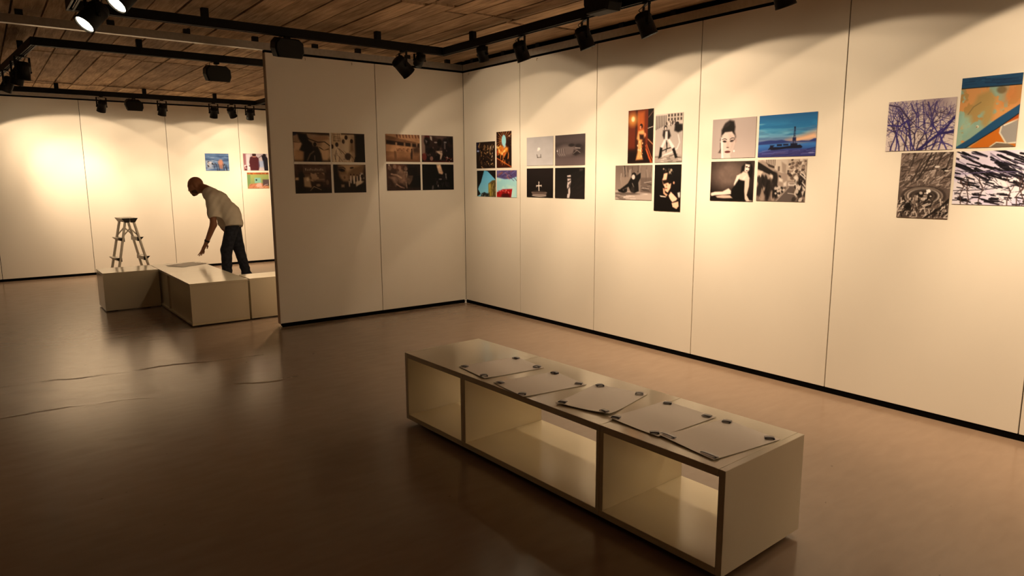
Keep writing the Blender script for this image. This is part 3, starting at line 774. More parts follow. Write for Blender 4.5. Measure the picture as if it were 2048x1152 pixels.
for sg in (-1, 1):
    fb.ell(H(.090, -.002, sg*.030), (FWD, HUP, SIDE), (.009, .010, .014), .012, 'sub')
    fb.cap(H(.090, -.036, sg*.009), H(.086, -.036, sg*.011), .008, .008, .008)
    fb.ell(H(-.008, -.012, sg*.078), (FWD, HUP, SIDE), (.018, .032, .010), .010)
    fb.cap(H(.070, -.026, sg*.042), H(.045, -.02, sg*.055), .022, .02, .025)
fb.cap(H(.088, -.062, -.018), H(.088, -.062, .018), .010, .010, .008)
fb.cap(H(.086, -.075, -.015), H(.086, -.075, .015), .010, .010, .008)
body = fb.build('body', M['skin'], person)
# beard
fbd = Field(hc-.2, hc+.2, .0055)
fbd.cap(H(.058, -.104, 0), H(.040, -.100, 0), .029, .031, .02)
fbd.ell(H(.026, -.060, 0), (FWD, HUP, SIDE), (.063, .064, .0635), .015)
fbd.ell(H(.07, -.005, 0), (FWD, HUP, SIDE), (.07, .058, .06), .015, 'sub')
fbd.plane(H(0, -.066, 0), HUP)
fbd.build('beard', M['beard'], person)
for sg in (-1, 1):
    fe = Field(H(.082, -.002, sg*.030)-.02, H(.082, -.002, sg*.030)+.02, .003); fe.ell(H(.080, -.003, sg*.030), (FWD, HUP, SIDE), (.010, .006, .013), .001); fe.build('eye', M['eye'], person)
# t-shirt
fs_ = Field(LO, HI, .0065)
for off in (-.085, 0, .085):
    fs_.cap(PW(420, 388, off*1.3), PW(437, 402, off*1.2), .098, .122, .05)
    fs_.cap(PW(437, 402, off*1.2), PW(458, 428, off), .122, .136, .05)
    fs_.cap(PW(458, 428, off), PW(465, 446, off), .136, .132, .05)
    fs_.cap(PW(446, 430, off*.8), PW(450, 447, off*.8), .085, .075, .05)
for sh, el, sg in ((shL, elL, -1), (shR, elR, 1)):
    mid = sh*.32+el*.68+CR*.020
    fs_.cap(sh, mid, .080, .084, .045)
# folds: shallow creases running from the shoulder to the waist, and a gathered knot at the side
sl, (X, Y, Z) = fs_.win(fs_.lo, fs_.lo+fs_.n*fs_.vox)
U = (X-hc[0])*CR[0]+(Y-hc[1])*CR[1]; Dp = (X-hc[0])*CD[0]+(Y-hc[1])*CD[1]
fs_.g += (.0045*np.sin((U*.9+Z*.8)*38+2.5*np.sin(Dp*11+Z*7+U*5))*np.clip(.2+.8*np.sin(U*9+Z*6), 0, 1)+.0018*np.sin((U*1.2-Z*.7)*60+Dp*20)).astype(np.float32)
del X, Y, Z, U, Dp
kn = PW(462, 441, -.16)
for a in range(5):
    an = a*1.25; fs_.cap(kn, kn+CR*.05*math.cos(an)+CU*.05*math.sin(an), .012, .006, .02)
# openings: neck, hem and sleeves
nd = neck1-neck0; nd /= np.linalg.norm(nd)
fs_.cap(neck0+nd*.030, neck1+nd*.1, .062, .075, .012, 'sub')
hem = PW(464, 454, 0); hn = CR*.10-CU*1.0
def cut_below(field, p, n, c, rad):
    n = n/np.linalg.norm(n); sl, (X, Y, Z) = field.win(field.lo, field.lo+field.n*field.vox)
    d = (X-p[0])*n[0]+(Y-p[1])*n[1]+(Z-p[2])*n[2]
    q = np.sqrt((X-c[0])**2+(Y-c[1])**2+(Z-c[2])**2)-rad
    field.g = np.maximum(field.g, -np.maximum(-d, q).astype(np.float32))
cut_below(fs_, hem, hn, PW(466, 470, 0), .34)
for sh, el, px in ((shL, elL, 433.5), (shR, elR, 432)):
    an = (el-sh)/np.linalg.norm(el-sh); p = sh*.32+el*.68+an*.025
    cut_below(fs_, p, an+CR*.15, p+an*.12, .15)
fs_.build('t_shirt', M['shirt'], person)
# jeans
fj = Field(LO, HI, .0065)
fj.cap(PW(464, 440, -.07), PW(465, 440, .07), .092, .092, .04)
fj.cap(hipF+CD*.02, kneeF, .088, .074, .03); fj.cap(kneeF, at_z(455, -.09, .10), .071, .062, .03)
fj.cap(hipB-CD*.02, kneeB, .088, .072, .03); fj.cap(kneeB, ankB, .072, .058, .03)
fj.cap(PW(492, 548, .13), PW(499, 551, .13), .052, .045, .02)
sl, (X, Y, Z) = fj.win(fj.lo, fj.lo+fj.n*fj.vox)
U = (X-hc[0])*CR[0]+(Y-hc[1])*CR[1]
fj.g += (.0035*np.sin(Z*75+U*30+2*np.sin(U*40))*np.clip(np.sin(Z*5.5+.4)+.3, 0, 1)).astype(np.float32)
del X, Y, Z, U
fj.plane(PW(464, 445, 0), CR*-.05+CU*1.0)
fj.build('jeans', M['jeans'], person)
# shoes
for ank, toe, heel in ((ankF, toeF, heelF), (ankB, toeB, ankB-np.array([0, 0, .02])-np.array([LFT[0], LFT[1], 0])*.03)):
    lo = np.minimum(np.minimum(ank, toe), heel)-.1; hi = np.maximum(np.maximum(ank, toe), heel)+.1; lo[2] = max(lo[2], -.01)
    f = Field(lo, hi, .006)
    for o in (-.018, .018): f.cap(heel+CD*o, toe+CD*o, .038, .034, .03)
    f.cap(ank, (ank+toe)/2+np.array([0, 0, .012]), .045, .038, .03)
    f.plane(np.array([0, 0, .003]), np.array([0, 0, -1]))
    f.build('shoe', M['shoe'], person)
# wrist band
wa = elL-wrL; wa /= np.linalg.norm(wa)
fw = Field(wrL-.08, wrL+.08, .004); fw.cap(wrL+wa*.012, wrL+wa*.030, .0335, .0345, .003); fw.plane(wrL+wa*.008, -wa); fw.plane(wrL+wa*.034, wa); fw.build('wrist_band', M['plastic'], person)
tag(person, 'bald person in a pale t-shirt and dark jeans bending over the low bench', 'person')

# ------------------------------------------------------------------ photo prints: ink painted per vertex on a fine sheet
class Ink:
    def __init__(s, w, h, res, bg, seed=0):
        s.a = w/h; s.nx = max(24, int(round(res*w/.40))); s.ny = max(24, int(round(res*h/.40)))
        s.W, s.H = s.nx*2, s.ny*2
        s.U, s.V = np.meshgrid((np.arange(s.W)+.5)/s.W, (np.arange(s.H)+.5)/s.H)
        s.im = np.zeros((s.H, s.W, 3)); s.im[:] = bg
        s.rs = np.random.RandomState(seed)
    def blend(s, m, c): m = np.clip(m, 0, 1)[..., None]; s.im = s.im*(1-m)+np.array(c)*m; return s
    def g(s, c): return (c, c*.97, c*.93) if not isinstance(c, tuple) else c
    def grad(s, c0, c1, ang=90):
        t = s.U*math.cos(math.radians(ang))+s.V*math.sin(math.radians(ang)); t = (t-t.min())/(t.max()-t.min())
        s.im = np.array(s.g(c0))*(1-t[..., None])+np.array(s.g(c1))*t[..., None]; return s
    def poly(s, pts, c, al=1., soft=0):
        x, y = s.U, s.V; ins = np.zeros_like(x, bool); n = len(pts); dm = np.full(x.shape, 9.)
        for i in range(n):
            (x0, y0), (x1, y1) = pts[i], pts[(i+1) % n]
            if abs(y1-y0) > 1e-9:
                cr = ((y0 > y) != (y1 > y)) & (x < (x1-x0)*(y-y0)/(y1-y0)+x0); ins ^= cr
            if soft:
                ex, ey = (x1-x0)*s.a, y1-y0; px, py = (x-x0)*s.a, y-y0
                t = np.clip((px*ex+py*ey)/(ex*ex+ey*ey+1e-9), 0, 1); dm = np.minimum(dm, np.hypot(px-t*ex, py-t*ey))
        m = ins.astype(float)
        if soft: m = np.clip(.5+np.where(ins, dm, -dm)/soft/2, 0, 1)
        return s.blend(m*al, s.g(c))
    def rect(s, x0, y0, x1, y1, c, al=1., soft=0): return s.poly([(x0, y0), (x1, y0), (x1, y1), (x0, y1)], c, al, soft)
    def ell(s, cx, cy, rx, ry, c, al=1., soft=.08, rot=0):
        dx, dy = (s.U-cx), (s.V-cy); r = math.radians(rot)
        X = dx*s.a; X, Y = X*math.cos(r)+dy*math.sin(r), -X*math.sin(r)+dy*math.cos(r)
        q = np.sqrt((X/(rx*s.a))**2+(Y/ry)**2)
        return s.blend(np.clip((1-q)/max(soft, 1e-3)+.5, 0, 1)*al, s.g(c))
    def line(s, pts, w, c, al=1., soft=.5):
        dm = np.full(s.U.shape, 9.)
        for (x0, y0), (x1, y1) in zip(pts[:-1], pts[1:]):
            ex, ey = (x1-x0)*s.a, y1-y0; px, py = (s.U-x0)*s.a, s.V-y0
            t = np.clip((px*ex+py*ey)/(ex*ex+ey*ey+1e-9), 0, 1); dm = np.minimum(dm, np.hypot(px-t*ex, py-t*ey))
        return s.blend(np.clip((w/2-dm)/(w/2*soft+1e-4)+.5, 0, 1)*al, s.g(c))
    def noise(s, fx, fy, octv=3):
        out = np.zeros((s.H, s.W)); amp = 1.; tot = 0
        for o in range(octv):
            gx, gy = max(2, int(fx*2**o)), max(2, int(fy*2**o)); G = s.rs.rand(gy+2, gx+2)
            x = s.U*gx; y = s.V*gy; i = x.astype(int); j = y.astype(int); fx_ = x-i; fy_ = y-j
            fx_ = fx_*fx_*(3-2*fx_); fy_ = fy_*fy_*(3-2*fy_)
            out += amp*((G[j, i]*(1-fx_)+G[j, i+1]*fx_)*(1-fy_)+(G[j+1, i]*(1-fx_)+G[j+1, i+1]*fx_)*fy_); tot += amp; amp *= .55
        return out/tot
    def mottle(s, fx, fy, amp, octv=3, region=None):
        n = 1+(s.noise(fx, fy, octv)-.5)*2*amp; 
        if region is not None: n = 1+(n-1)*region
        s.im = np.clip(s.im*n[..., None], 0, 1); return s
    def patch(s, fx, fy, lo, hi, c, al=1., region=None, octv=3):
        m = np.clip((s.noise(fx, fy, octv)-lo)/(hi-lo), 0, 1)*al
        if region is not None: m = m*region
        return s.blend(m, s.g(c))
    def box_m(s, x0, y0, x1, y1): return ((s.U > x0) & (s.U < x1) & (s.V > y0) & (s.V < y1)).astype(float)
    def bits(s, n, x0, y0, x1, y1, r, cols, rat=1.6, rot=0, al=.9):
        for _ in range(n):
            k = s.rs.rand(4); s.ell(x0+(x1-x0)*k[0], y0+(y1-y0)*k[1], r*(.4+k[2]), r*rat*(.4+k[2])*s.a, cols[s.rs.randint(len(cols))], al, .5, rot+(k[3]-.5)*60)
        return s
    def strokes(s, n, x0, y0, x1, y1, ln, w, cols, ang, jit=20, al=.9):
        for _ in range(n):
            k = s.rs.rand(5); x, y = x0+(x1-x0)*k[0], y0+(y1-y0)*k[1]; a = math.radians(ang+(k[2]-.5)*2*jit); l = ln*(.4+k[3])
            mx, my = x+math.cos(a)*l/2/s.a+(k[4]-.5)*l*.15, y+math.sin(a)*l/2
            s.line([(x, y), (mx, my), (x+math.cos(a)*l/s.a, y+math.sin(a)*l)], w*(.5+k[3]), cols[s.rs.randint(len(cols))], al)
        return s
    def person(s, x, y, h, c, lean=0, head=None):
        s.poly([(x-.05*h, y-.78*h), (x+.06*h, y-.78*h), (x+.08*h+lean, y-.4*h), (x+.06*h+lean, y), (x-.05*h+lean, y), (x-.07*h+lean, y-.4*h)], c, .95, .02)
        s.ell(x, y-.88*h, .05*h, .10*h, head or c, 1, .3); return s
    def colours(s):
        im = s.im.reshape(s.ny, 2, s.nx, 2, 3).mean((1, 3)); return np.clip(im, 0, 1)

def print_obj(label, group, wall, a0, a1, z0, z1, paint, res=100, seed=0, bg=(.5, .5, .5)):
    """wall 'R' (plane x=0, a = y), 'P' (plane y=0, a = x), 'B' (plane y=6, a = x)"""
    w, h = abs(a1-a0), z1-z0
    ink = Ink(w, h, res, bg, seed); paint(ink)
    C = ink.colours(); C = np.clip((C-.065)*1.15, 0, 1) if wall == 'P' else np.clip((C-.04)*1.09, 0, 1); lin = np.where(C <= .04045, C/12.92, ((C+.055)/1.055)**2.4)
    lin = np.clip(lin*np.array({'R': (1.0, 1.08, 1.32), 'P': (1.08, 1.28, 1.75), 'B': (1.0, 1.1, 1.4)}[wall])+.002, 0, .86)   # inks as they would look in white light
    ny, nx = C.shape[:2]; T = .003
    if wall == 'R': cen = Vector((-.0006, (a0+a1)/2, (z0+z1)/2)); ex, nn = Vector((0, -1, 0)), Vector((-1, 0, 0))
    elif wall == 'P': cen = Vector(((a0+a1)/2, -.0006, (z0+z1)/2)); ex, nn = Vector((1, 0, 0)), Vector((0, -1, 0))
    else: cen = Vector(((a0+a1)/2, RY1-.0006, (z0+z1)/2)); ex, nn = Vector((1, 0, 0)), Vector((0, -1, 0))
    us = np.linspace(-w/2, w/2, nx); zs = np.linspace(h/2, -h/2, ny)
    Ug, Zg = np.meshgrid(us, zs)
    V = Ug.reshape(-1, 1)*np.array(ex)+Zg.reshape(-1, 1)*np.array((0, 0, 1))+np.array(nn)*T
    cols = np.concatenate([lin.reshape(-1, 3), np.ones((nx*ny, 1))], 1)
    I = np.arange(nx*ny).reshape(ny, nx)
    Fq = np.stack([I[:-1, :-1], I[1:, :-1], I[1:, 1:], I[:-1, 1:]], -1).reshape(-1, 4).tolist()
    rim = I[0, :].tolist()+I[1:, -1].tolist()+I[-1, -2::-1].tolist()+I[-2:0:-1, 0].tolist()
    n0 = len(V); back = V[rim]; V = np.concatenate([V, back, back-np.array(nn)*T]); m = len(rim)
    cols = np.concatenate([cols, np.tile((.30, .25, .21, 1), (2*m, 1))])
    for i in range(m): j = (i+1) % m; Fq.append([n0+i, n0+j, n0+m+j, n0+m+i])
    Fq.append(list(range(n0+m, n0+2*m)))
    me = bpy.data.meshes.new('photo_print'); me.from_pydata(V.tolist(), [], Fq); me.update()
    at = me.color_attributes.new('ink', 'FLOAT_COLOR', 'POINT'); at.data.foreach_set('color', cols.astype(np.float32).ravel())
    bm = bmesh.new(); bm.from_mesh(me); bmesh.ops.recalc_face_normals(bm, faces=bm.faces[:]); bm.to_mesh(me); bm.free()
    me.materials.append(M['print'])
    o = bpy.data.objects.new('photo_print', me); COL.objects.link(o); o.location = cen
    return tag(o, label, 'photograph', group)

S = lambda c: tuple(q/255 for q in c)      # 0..255 screen colour
BRN, DK = S((70, 48, 34)), S((26, 18, 14))

# --- partition, left group
def p1(k):
    k.grad(S((150, 118, 88)), S((120, 92, 66))); k.patch(3, 3, .45, .7, S((200, 165, 120)), .8)
    k.poly([(.0, 0), (1, 0), (1, .1), (.6, .06), (.3, .02), (0, .1)], DK, .9, .05)
    k.poly([(.33, .18), (.95, .10), (.98, .22), (.75, .30), (.5, .27)], S((150, 112, 80)), .9, .04)
    k.line([(.3, .12), (.45, .24), (.66, .33), (.85, .31), (1, .45)], .03, DK, .9); k.line([(.7, .50), (.82, .60), (.95, .55)], .03, DK, .8); k.line([(0, .33), (.15, .36), (.25, .30)], .02, DK, .8)
    k.poly([(.02, .35), (.22, .35), (.2, .62), (.03, .60)], S((190, 150, 110)), .9, .03); k.poly([(.02, .65), (.25, .62), (.24, 1), (.04, 1)], S((176, 134, 92)), .9, .06)
    k.poly([(.74, .58), (.94, .58), (.92, .95), (.78, .95)], S((200, 162, 118)), .9, .03)
    k.poly([(.12, .04), (.36, .06), (.42, .28), (.5, .36), (.54, .62), (.5, 1), (.26, 1), (.28, .66), (.16, .6), (.24, .4), (.16, .24)], S((30, 23, 20)), 1, .03)
    k.ell(.58, .40, .045, .07, S((34, 24, 18))); k.poly([(.52, .46), (.66, .48), (.74, .72), (.76, 1), (.5, 1), (.48, .7)], S((38, 29, 24)), 1, .03)
    k.line([(.36, .95), (.44, .74), (.54, .64)], .05, S((120, 96, 72)), .7); k.line([(.56, .78), (.56, .95)], .02, S((190, 160, 125)), .8)
    k.rect(0, .94, 1, 1, DK, .5, .05); k.ell(.03, .03, .08, .1, S((30, 32, 50)), .6)
def p2(k):
    k.grad(S((196, 165, 124)), S((170, 138, 100))); k.mottle(8, 8, .12)
    k.rect(.68, 0, 1, 1, S((26, 19, 15)), 1, .02); k.rect(.58, .08, .70, 1, S((150, 120, 88)), .8, .05); k.rect(.3, .0, 1, .05, S((60, 42, 30)), .9, .02)
    for x in (.06, .1, .2, .25): k.line([(x, .03), (x+.01, .30)], .012, S((70, 48, 32)), .9)
    for y in (.05, .12, .17, .26): k.line([(.06, y), (.26, y+.01)], .012, S((80, 54, 36)), .8)
    for x, y, w, h, c in ((.02, .52, .10, .5, (185, 158, 122)), (.16, .45, .16, .55, (205, 178, 140)), (.36, .34, .20, .66, (188, 160, 125)), (.44, .2, .1, .5, (196, 168, 130)), (.6, .32, .08, .3, (120, 92, 66))):
        k.poly([(x-w/2, y), (x+w/2, y), (x+w*.8, min(1, y+h)), (x-w*.7, min(1, y+h))], S(c), .95, .06)
        k.ell(x, y-.05, .045, .075, S((48, 30, 21)), 1, .3)
    k.strokes(26, .05, .5, .6, .95, .25, .014, [S((88, 64, 46)), S((225, 200, 165)), S((60, 44, 32))], 70, 35, .7); k.patch(4, 3, .5, .62, DK, .8, k.box_m(.0, .8, 1, 1))
    k.ell(.47, .80, .09, .12, S((58, 42, 32)), .9, .4)
def p3(k):
    k.grad(S((84, 60, 44)), S((40, 28, 21))); k.mottle(7, 6, .35)
    k.rect(.22, .08, .86, .30, S((92, 70, 54)), .9, .02)
    for i in range(11): k.poly([(.28+i*.046, .22), (.30+i*.046, .14), (.318+i*.046, .22)] if i % 3 else [(.28+i*.046, .14), (.315+i*.046, .14), (.31+i*.046, .22), (.285+i*.046, .22)], S((168, 138, 108)), .8)
    k.rect(.24, .33, .82, .60, S((104, 78, 58)), .8, .03); k.patch(8, 5, .5, .6, S((178, 142, 104)), .8, k.box_m(.26, .3, .8, .6)); k.rect(.3, .5, .8, .54, S((140, 108, 80)), .7, .01)
    k.poly([(.02, .46), (.14, .44), (.13, .54), (.0, .54)], S((205, 165, 112)), .9, .02)
    k.poly([(.1, .3), (.2, .24), (.26, .4), (.24, .7), (.28, 1), (.06, 1), (.1, .6)], S((34, 25, 20)), 1, .03)
    k.poly([(.23, .46), (.38, .42), (.44, .78), (.42, .80), (.24, .76)], S((168, 136, 98)), .95, .03); k.ell(.34, .52, .04, .06, S((205, 175, 130)), .8, .5)
    k.line([(.4, .9), (.5, .76), (.64, .84), (.7, .88)], .02, S((190, 155, 112)), .9); k.line([(.56, .62), (.72, .62), (.72, .8)], .025, S((40, 28, 20)), .9); k.ell(.62, .72, .06, .05, S((150, 118, 84)), .8, .5)
    k.rect(.86, .2, 1, .9, S((60, 38, 30)), .6, .04); k.ell(.88, .62, .04, .09, S((120, 92, 68)), .6); k.rect(0, .85, 1, 1, DK, .55, .1)
def p4(k):
    k.grad(S((70, 50, 36)), S((34, 24, 18))); k.poly([(.14, .02), (.98, 0), (.9, .3), (.55, .55), (.42, .62), (.15, .5), (.1, .25)], S((120, 90, 62)), 1, .05)
    k.poly([(.22, 0), (.9, 0), (.6, .12), (.42, .3), (.34, .12)], S((176, 140, 98)), .9, .06); k.ell(.25, .20, .10, .055, S((40, 28, 22)), 1, .4, 12); k.ell(.25, .20, .03, .035, S((10, 8, 8)), 1, .3); k.ell(.56, .12, .06, .03, S((45, 32, 25)), .9, .4, -8)
    k.line([(.14, .12), (.3, .10), (.36, .16)], .03, S((50, 34, 25)), .9); k.poly([(.2, .38), (.42, .32), (.46, .54), (.3, .58)], S((150, 116, 82)), .9, .06); k.ell(.33, .46, .03, .05, S((80, 56, 40)), .6, .6)
    k.poly([(.0, 0), (.12, 0), (.16, .4), (.26, .68), (.34, 1), (0, 1)], S((28, 20, 16)), .95, .05); k.rect(.2, .68, 1, 1, S((34, 24, 19)), .95, .08); k.rect(.22, .70, .32, .80, S((150, 118, 84)), .8, .02)
    for x, y, h, c in ((.52, .66, .34, (196, 170, 138)), (.62, .68, .36, (220, 196, 160)), (.72, .64, .3, (205, 176, 140)), (.82, .62, .34, (225, 200, 165)), (.47, .78, .26, (190, 160, 124))): k.person(x, y, h, S(c), 0, S((60, 40, 30)))
    k.poly([(.66, .62), (.8, .56), (.92, .6), (.74, .80), (.68, .78)], S((206, 178, 140)), .9, .03); k.poly([(.82, .3), (.9, .3), (.94, .5), (.86, .48)], S((210, 184, 150)), .8, .03); k.ell(.88, .42, .05, .07, S((34, 24, 20)), .9); k.ell(.86, .9, .2, .2, S((26, 20, 17)), 1, .2)
G = 'black and white prints on the left half of the partition'
print_obj('sepia print of a dark cloaked figure under drapery, top left on the partition', G, 'P', -2.14, -1.738, 1.748, 2.055, p1, 84, 11)
print_obj('sepia print of a robed crowd beside a dark doorway on the partition', G, 'P', -1.72, -1.33, 1.748, 2.058, p2, 84, 12)
print_obj('sepia print of a shop interior with a sign board, bottom left on the partition', G, 'P', -2.14, -1.738, 1.415, 1.722, p3, 84, 13)
print_obj('sepia print of a huge painted face above a group of people, on the partition', G, 'P', -1.71, -1.33, 1.415, 1.722, p4, 84, 14)

# --- partition, right group
def q1(k):
    k.grad(S((160, 116, 78)), S((120, 82, 54))); k.poly([(0, 0), (1, 0), (1, .3), (.92, .32), (0, .05)], S((170, 124, 86)), 1, .02); k.poly([(0, .05), (.95, .30), (.86, .36), (0, .22)], S((120, 84, 58)), 1, .02)
    for i in range(8): k.poly([(.3+i*.09, 0), (.34+i*.09, 0), (.36+i*.09, .14), (.32+i*.09, .13)], S((104, 64, 48)), .8)
    k.poly([(.02, .22), (.86, .34), (.98, .32), (.98, .46), (.7, .44), (.02, .36)], S((48, 34, 26)), 1, .02)
    for x in (.28, .52, .72, .88): k.rect(x, .30, x+.05, .50, S((150, 112, 80)), .9, .01)
    k.poly([(.0, .38), (1, .48), (1, .68), (0, .62)], S((176, 128, 88)), 1, .02)
    for i, x in enumerate((.32, .38, .44, .50, .58, .63)):
        k.line([(x, .52), (x+.005, .64)], .018, S((80, 48, 32)), .9); k.line([(x+.035, .52), (x+.04, .64)], .018, S((80, 48, 32)), .9); k.line([(x, .52 if i % 2 else .58), (x+.04, .53 if i % 2 else .58)], .018, S((80, 48, 32)), .9)
    k.poly([(.78, .5), (1, .36), (1, .85), (.8, .8)], S((54, 38, 30)), .8, .06); k.rect(0, .66, 1, 1, S((150, 106, 72)), .7, .05); k.mottle(9, 7, .12); k.rect(0, .9, 1, 1, S((84, 56, 38)), .7, .1)
    k.person(.26, .95, .44, S((110, 78, 54)), .01, S((170, 128, 92))); k.person(.75, .90, .40, S((50, 34, 26)), -.01)
def q2(k):
    k.grad(S((62, 44, 38)), S((26, 20, 19))); k.rect(0, 0, .11, .7, S((140, 112, 92)), .9, .02); k.poly([(.35, 0), (1, 0), (1, .25), (.5, .12)], S((92, 72, 62)), .9, .04); k.rect(.1, 0, .24, .14, S((110, 38, 36)), .8, .03)
    k.bits(26, .12, .15, .98, .98, .07, [S((24, 19, 19)), S((40, 32, 30)), S((32, 26, 28)), S((22, 18, 18))], 1.3); k.poly([(.26, .03), (.32, .04), (.33, .2), (.28, .16)], S((196, 176, 150)), .9, .02)
    k.poly([(.12, .18), (.18, .22), (.15, .3)], S((170, 150, 130)), .8, .03); k.poly([(.44, .58), (.64, .56), (.65, .7), (.6, .88), (.56, .9), (.58, .72), (.48, .64)], S((190, 160, 130)), .95, .02); k.rect(.70, .28, .75, .5, S((120, 104, 92)), .7, .02); k.rect(.7, .22, .78, .27, S((180, 164, 146)), .7, .02); k.ell(.44, .26, .05, .03, S((160, 140, 122)), .8)
    k.ell(.08, .8, .07, .14, S((120, 54, 44)), .8); k.ell(.3, .86, .05, .08, S((150, 110, 90)), .8); k.ell(.48, .86, .08, .12, S((24, 20, 22)), 1); k.bits(16, .75, .8, 1, 1, .014, [S((190, 160, 135)), S((140, 60, 50))], 1.2); k.bits(20, .1, .4, .9, .9, .018, [S((110, 84, 70)), S((84, 64, 56))], 1.2, 0, .6); k.rect(.05, .95, .9, 1, S((150, 56, 40)), .5, .03)
def q3(k):
    k.grad(S((74, 52, 40)), S((58, 40, 31))); k.rect(.5, 0, 1, 1, S((24, 17, 15)), .95, .18); k.rect(.2, 0, .6, .2, S((110, 70, 52)), .6, .06)
    for x, y, r in ((.1, .16, .05), (.24, .1, .05), (.38, .15, .045), (.56, .18, .05), (.42, .3, .06)): k.ell(x, y, r, r*1.7, S((128, 98, 76)), .85, .4)
    k.poly([(.3, .26), (.5, .24), (.62, .4), (.64, .62), (.55, .85), (.36, .72), (.28, .45)], S((118, 90, 70)), .9, .05); k.poly([(.08, .5), (.3, .44), (.34, .62), (.26, .85), (.16, .6)], S((122, 94, 74)), .85, .05)
    k.line([(.14, .38), (.3, .42), (.42, .52)], .06, S((168, 132, 104)), .8); k.line([(.28, .76), (.4, .86), (.5, .9)], .05, S((160, 124, 98)), .8); k.line([(.56, .7), (.58, .9)], .05, S((150, 118, 92)), .8); k.line([(.52, .3), (.6, .3), (.58, .5)], .03, S((190, 158, 128)), .6)
    k.poly([(.63, .44), (.78, .44), (.76, .6), (.64, .8), (.6, .7)], S((112, 86, 66)), .8, .02); k.poly([(.78, .44), (1, .44), (1, .9), (.68, .9)], S((18, 14, 13)), 1, .03); k.mottle(10, 8, .3); k.ell(.08, .05, .02, .04, S((190, 165, 140)), .8); k.rect(0, .88, 1, 1, S((58, 40, 34)), .5, .06)
def q4(k):
    k.grad(S((16, 12, 13)), S((14, 11, 11))); k.poly([(.44, 0), (.58, 0), (.62, .2), (.66, .32), (.64, .4), (.52, .36), (.48, .2)], S((200, 160, 122)), 1, .03); k.poly([(.72, .36), (.76, .36), (.77, .58), (.74, .6)], S((150, 136, 118)), .9, .02)
    k.bits(14, .15, .4, .85, .98, .03, [S((44, 36, 34)), S((34, 28, 28))], 2); k.ell(.57, .58, .05, .03, S((120, 104, 92)), .8, .5); k.poly([(.3, .82), (.36, .8), (.34, .98), (.29, 1)], S((96, 84, 76)), .9, .02); k.ell(.49, .84, .014, .05, S((170, 150, 130)), .8); k.line([(.46, .66), (.44, .78)], .03, S((84, 72, 64)), .8); k.line([(.66, .7), (.62, .9)], .02, S((70, 60, 54)), .8); k.mottle(9, 9, .3)
G = 'prints on the right half of the partition'
print_obj('brown print of two pedestrians before a long wall with lettering, on the partition', G, 'P', -1.07, -.625, 1.76, 2.07, q1, 78, 21)
print_obj('dark print of a crowd with a red patch, on the partition', G, 'P', -.60, -.16, 1.76, 2.07, q2, 78, 22)
print_obj('brown print of a huddled group fading into black on the right, on the partition', G, 'P', -1.07, -.625, 1.43, 1.733, q3, 78, 23)
print_obj('almost black print with one pale upright patch, beside the wall corner', G, 'P', -.60, -.16, 1.43, 1.733, q4, 78, 24)

# --- right wall, first group
def a1(k):
    k.grad(S((44, 30, 22)), S((30, 20, 15))); k.rect(0, 0, .17, .4, S((30, 30, 56)), .9, .06); k.strokes(60, .1, .15, .95, 1, .12, .035, [S((150, 112, 70)), S((110, 80, 50)), S((84, 58, 38)), S((170, 135, 90))], -25, 70, .9); k.bits(26, .15, .2, .95, .95, .035, [S((22, 14, 11)), S((34, 22, 16))], 1.0); k.ell(.1, .34, .06, .03, S((170, 180, 215)), .95); k.bits(8, .75, .2, .95, .95, .02, [S((190, 170, 140))], 2, 30); k.rect(.94, 0, 1, 1, S((30, 18, 12)), .6, .05)
def a2(k):
    k.grad(S((44, 20, 12)), S((30, 12, 8)))
    for i in range(22):
        an = math.pi*2*i/22; k.line([(.5, .24), (.5+math.cos(an)*.6, .24+math.sin(an)*.3)], .02, S((190, 110, 50)) if i % 2 else S((225, 160, 90)), .8)
    k.rect(.62, .18, 1, .62, S((28, 12, 8)), .95, .1); k.poly([(.05, .45), (.4, .38), (.8, .45), (.78, .56), (.55, .62), (.15, .62)], S((205, 120, 40)), .95, .04); k.bits(30, .05, .4, .7, .68, .05, [S((235, 160, 60)), S((180, 70, 25)), S((240, 200, 120))], 1.2); k.poly([(.2, .62), (.5, .68), (.78, .64), (.75, .72), (.4, .74)], S((16, 8, 6)), 1, .02)
    k.ell(.50, .25, .14, .15, S((150, 205, 232)), 1, .12); k.poly([(.46, .3), (.62, .3), (.6, .42), (.5, .46)], S((160, 208, 230)), .9, .03); k.poly([(0, .72), (.5, .82), (1, .97), (1, 1), (0, 1)], S((60, 24, 12)), 1, .02); k.line([(0, .72), (.4, .82), (1, .98)], .03, S((190, 96, 40)), .9); k.strokes(14, .05, .7, .9, .92, .12, .02, [S((215, 130, 60))], -60, 30, .8); k.ell(.86, .14, .07, .015, S((210, 180, 150)), .8); k.rect(.02, .02, .14, .3, S((24, 12, 14)), .8, .05)
def a3(k):
    k.grad(S((92, 168, 196)), S((132, 196, 216))); k.poly([(0, 0), (.40, 0), (.30, .25), (.22, .45), (.10, .62), (.06, .72), (.2, .9), (0, 1)], S((20, 20, 20)), 1, .01); k.poly([(.40, 0), (1, 0), (1, .36), (.58, .04)], S((22, 20, 20)), 1, .01)
    k.poly([(.62, .50), (.82, .38), (1, .36), (1, 1), (.62, 1)], S((92, 78, 40)), 1, .02); k.rect(.62, .52, .76, .98, S((190, 166, 60)), .7, .04); k.strokes(30, .64, .45, .98, .95, .12, .02, [S((40, 34, 24)), S((150, 130, 70)), S((200, 180, 110))], 85, 25, .8); k.poly([(.24, .88), (.4, .82), (.5, .86), (.66, .86), (.66, 1), (.2, 1)], S((34, 42, 40)), 1, .02); k.bits(8, .25, .86, .65, .98, .02, [S((160, 160, 130)), S((24, 24, 22))], 1)
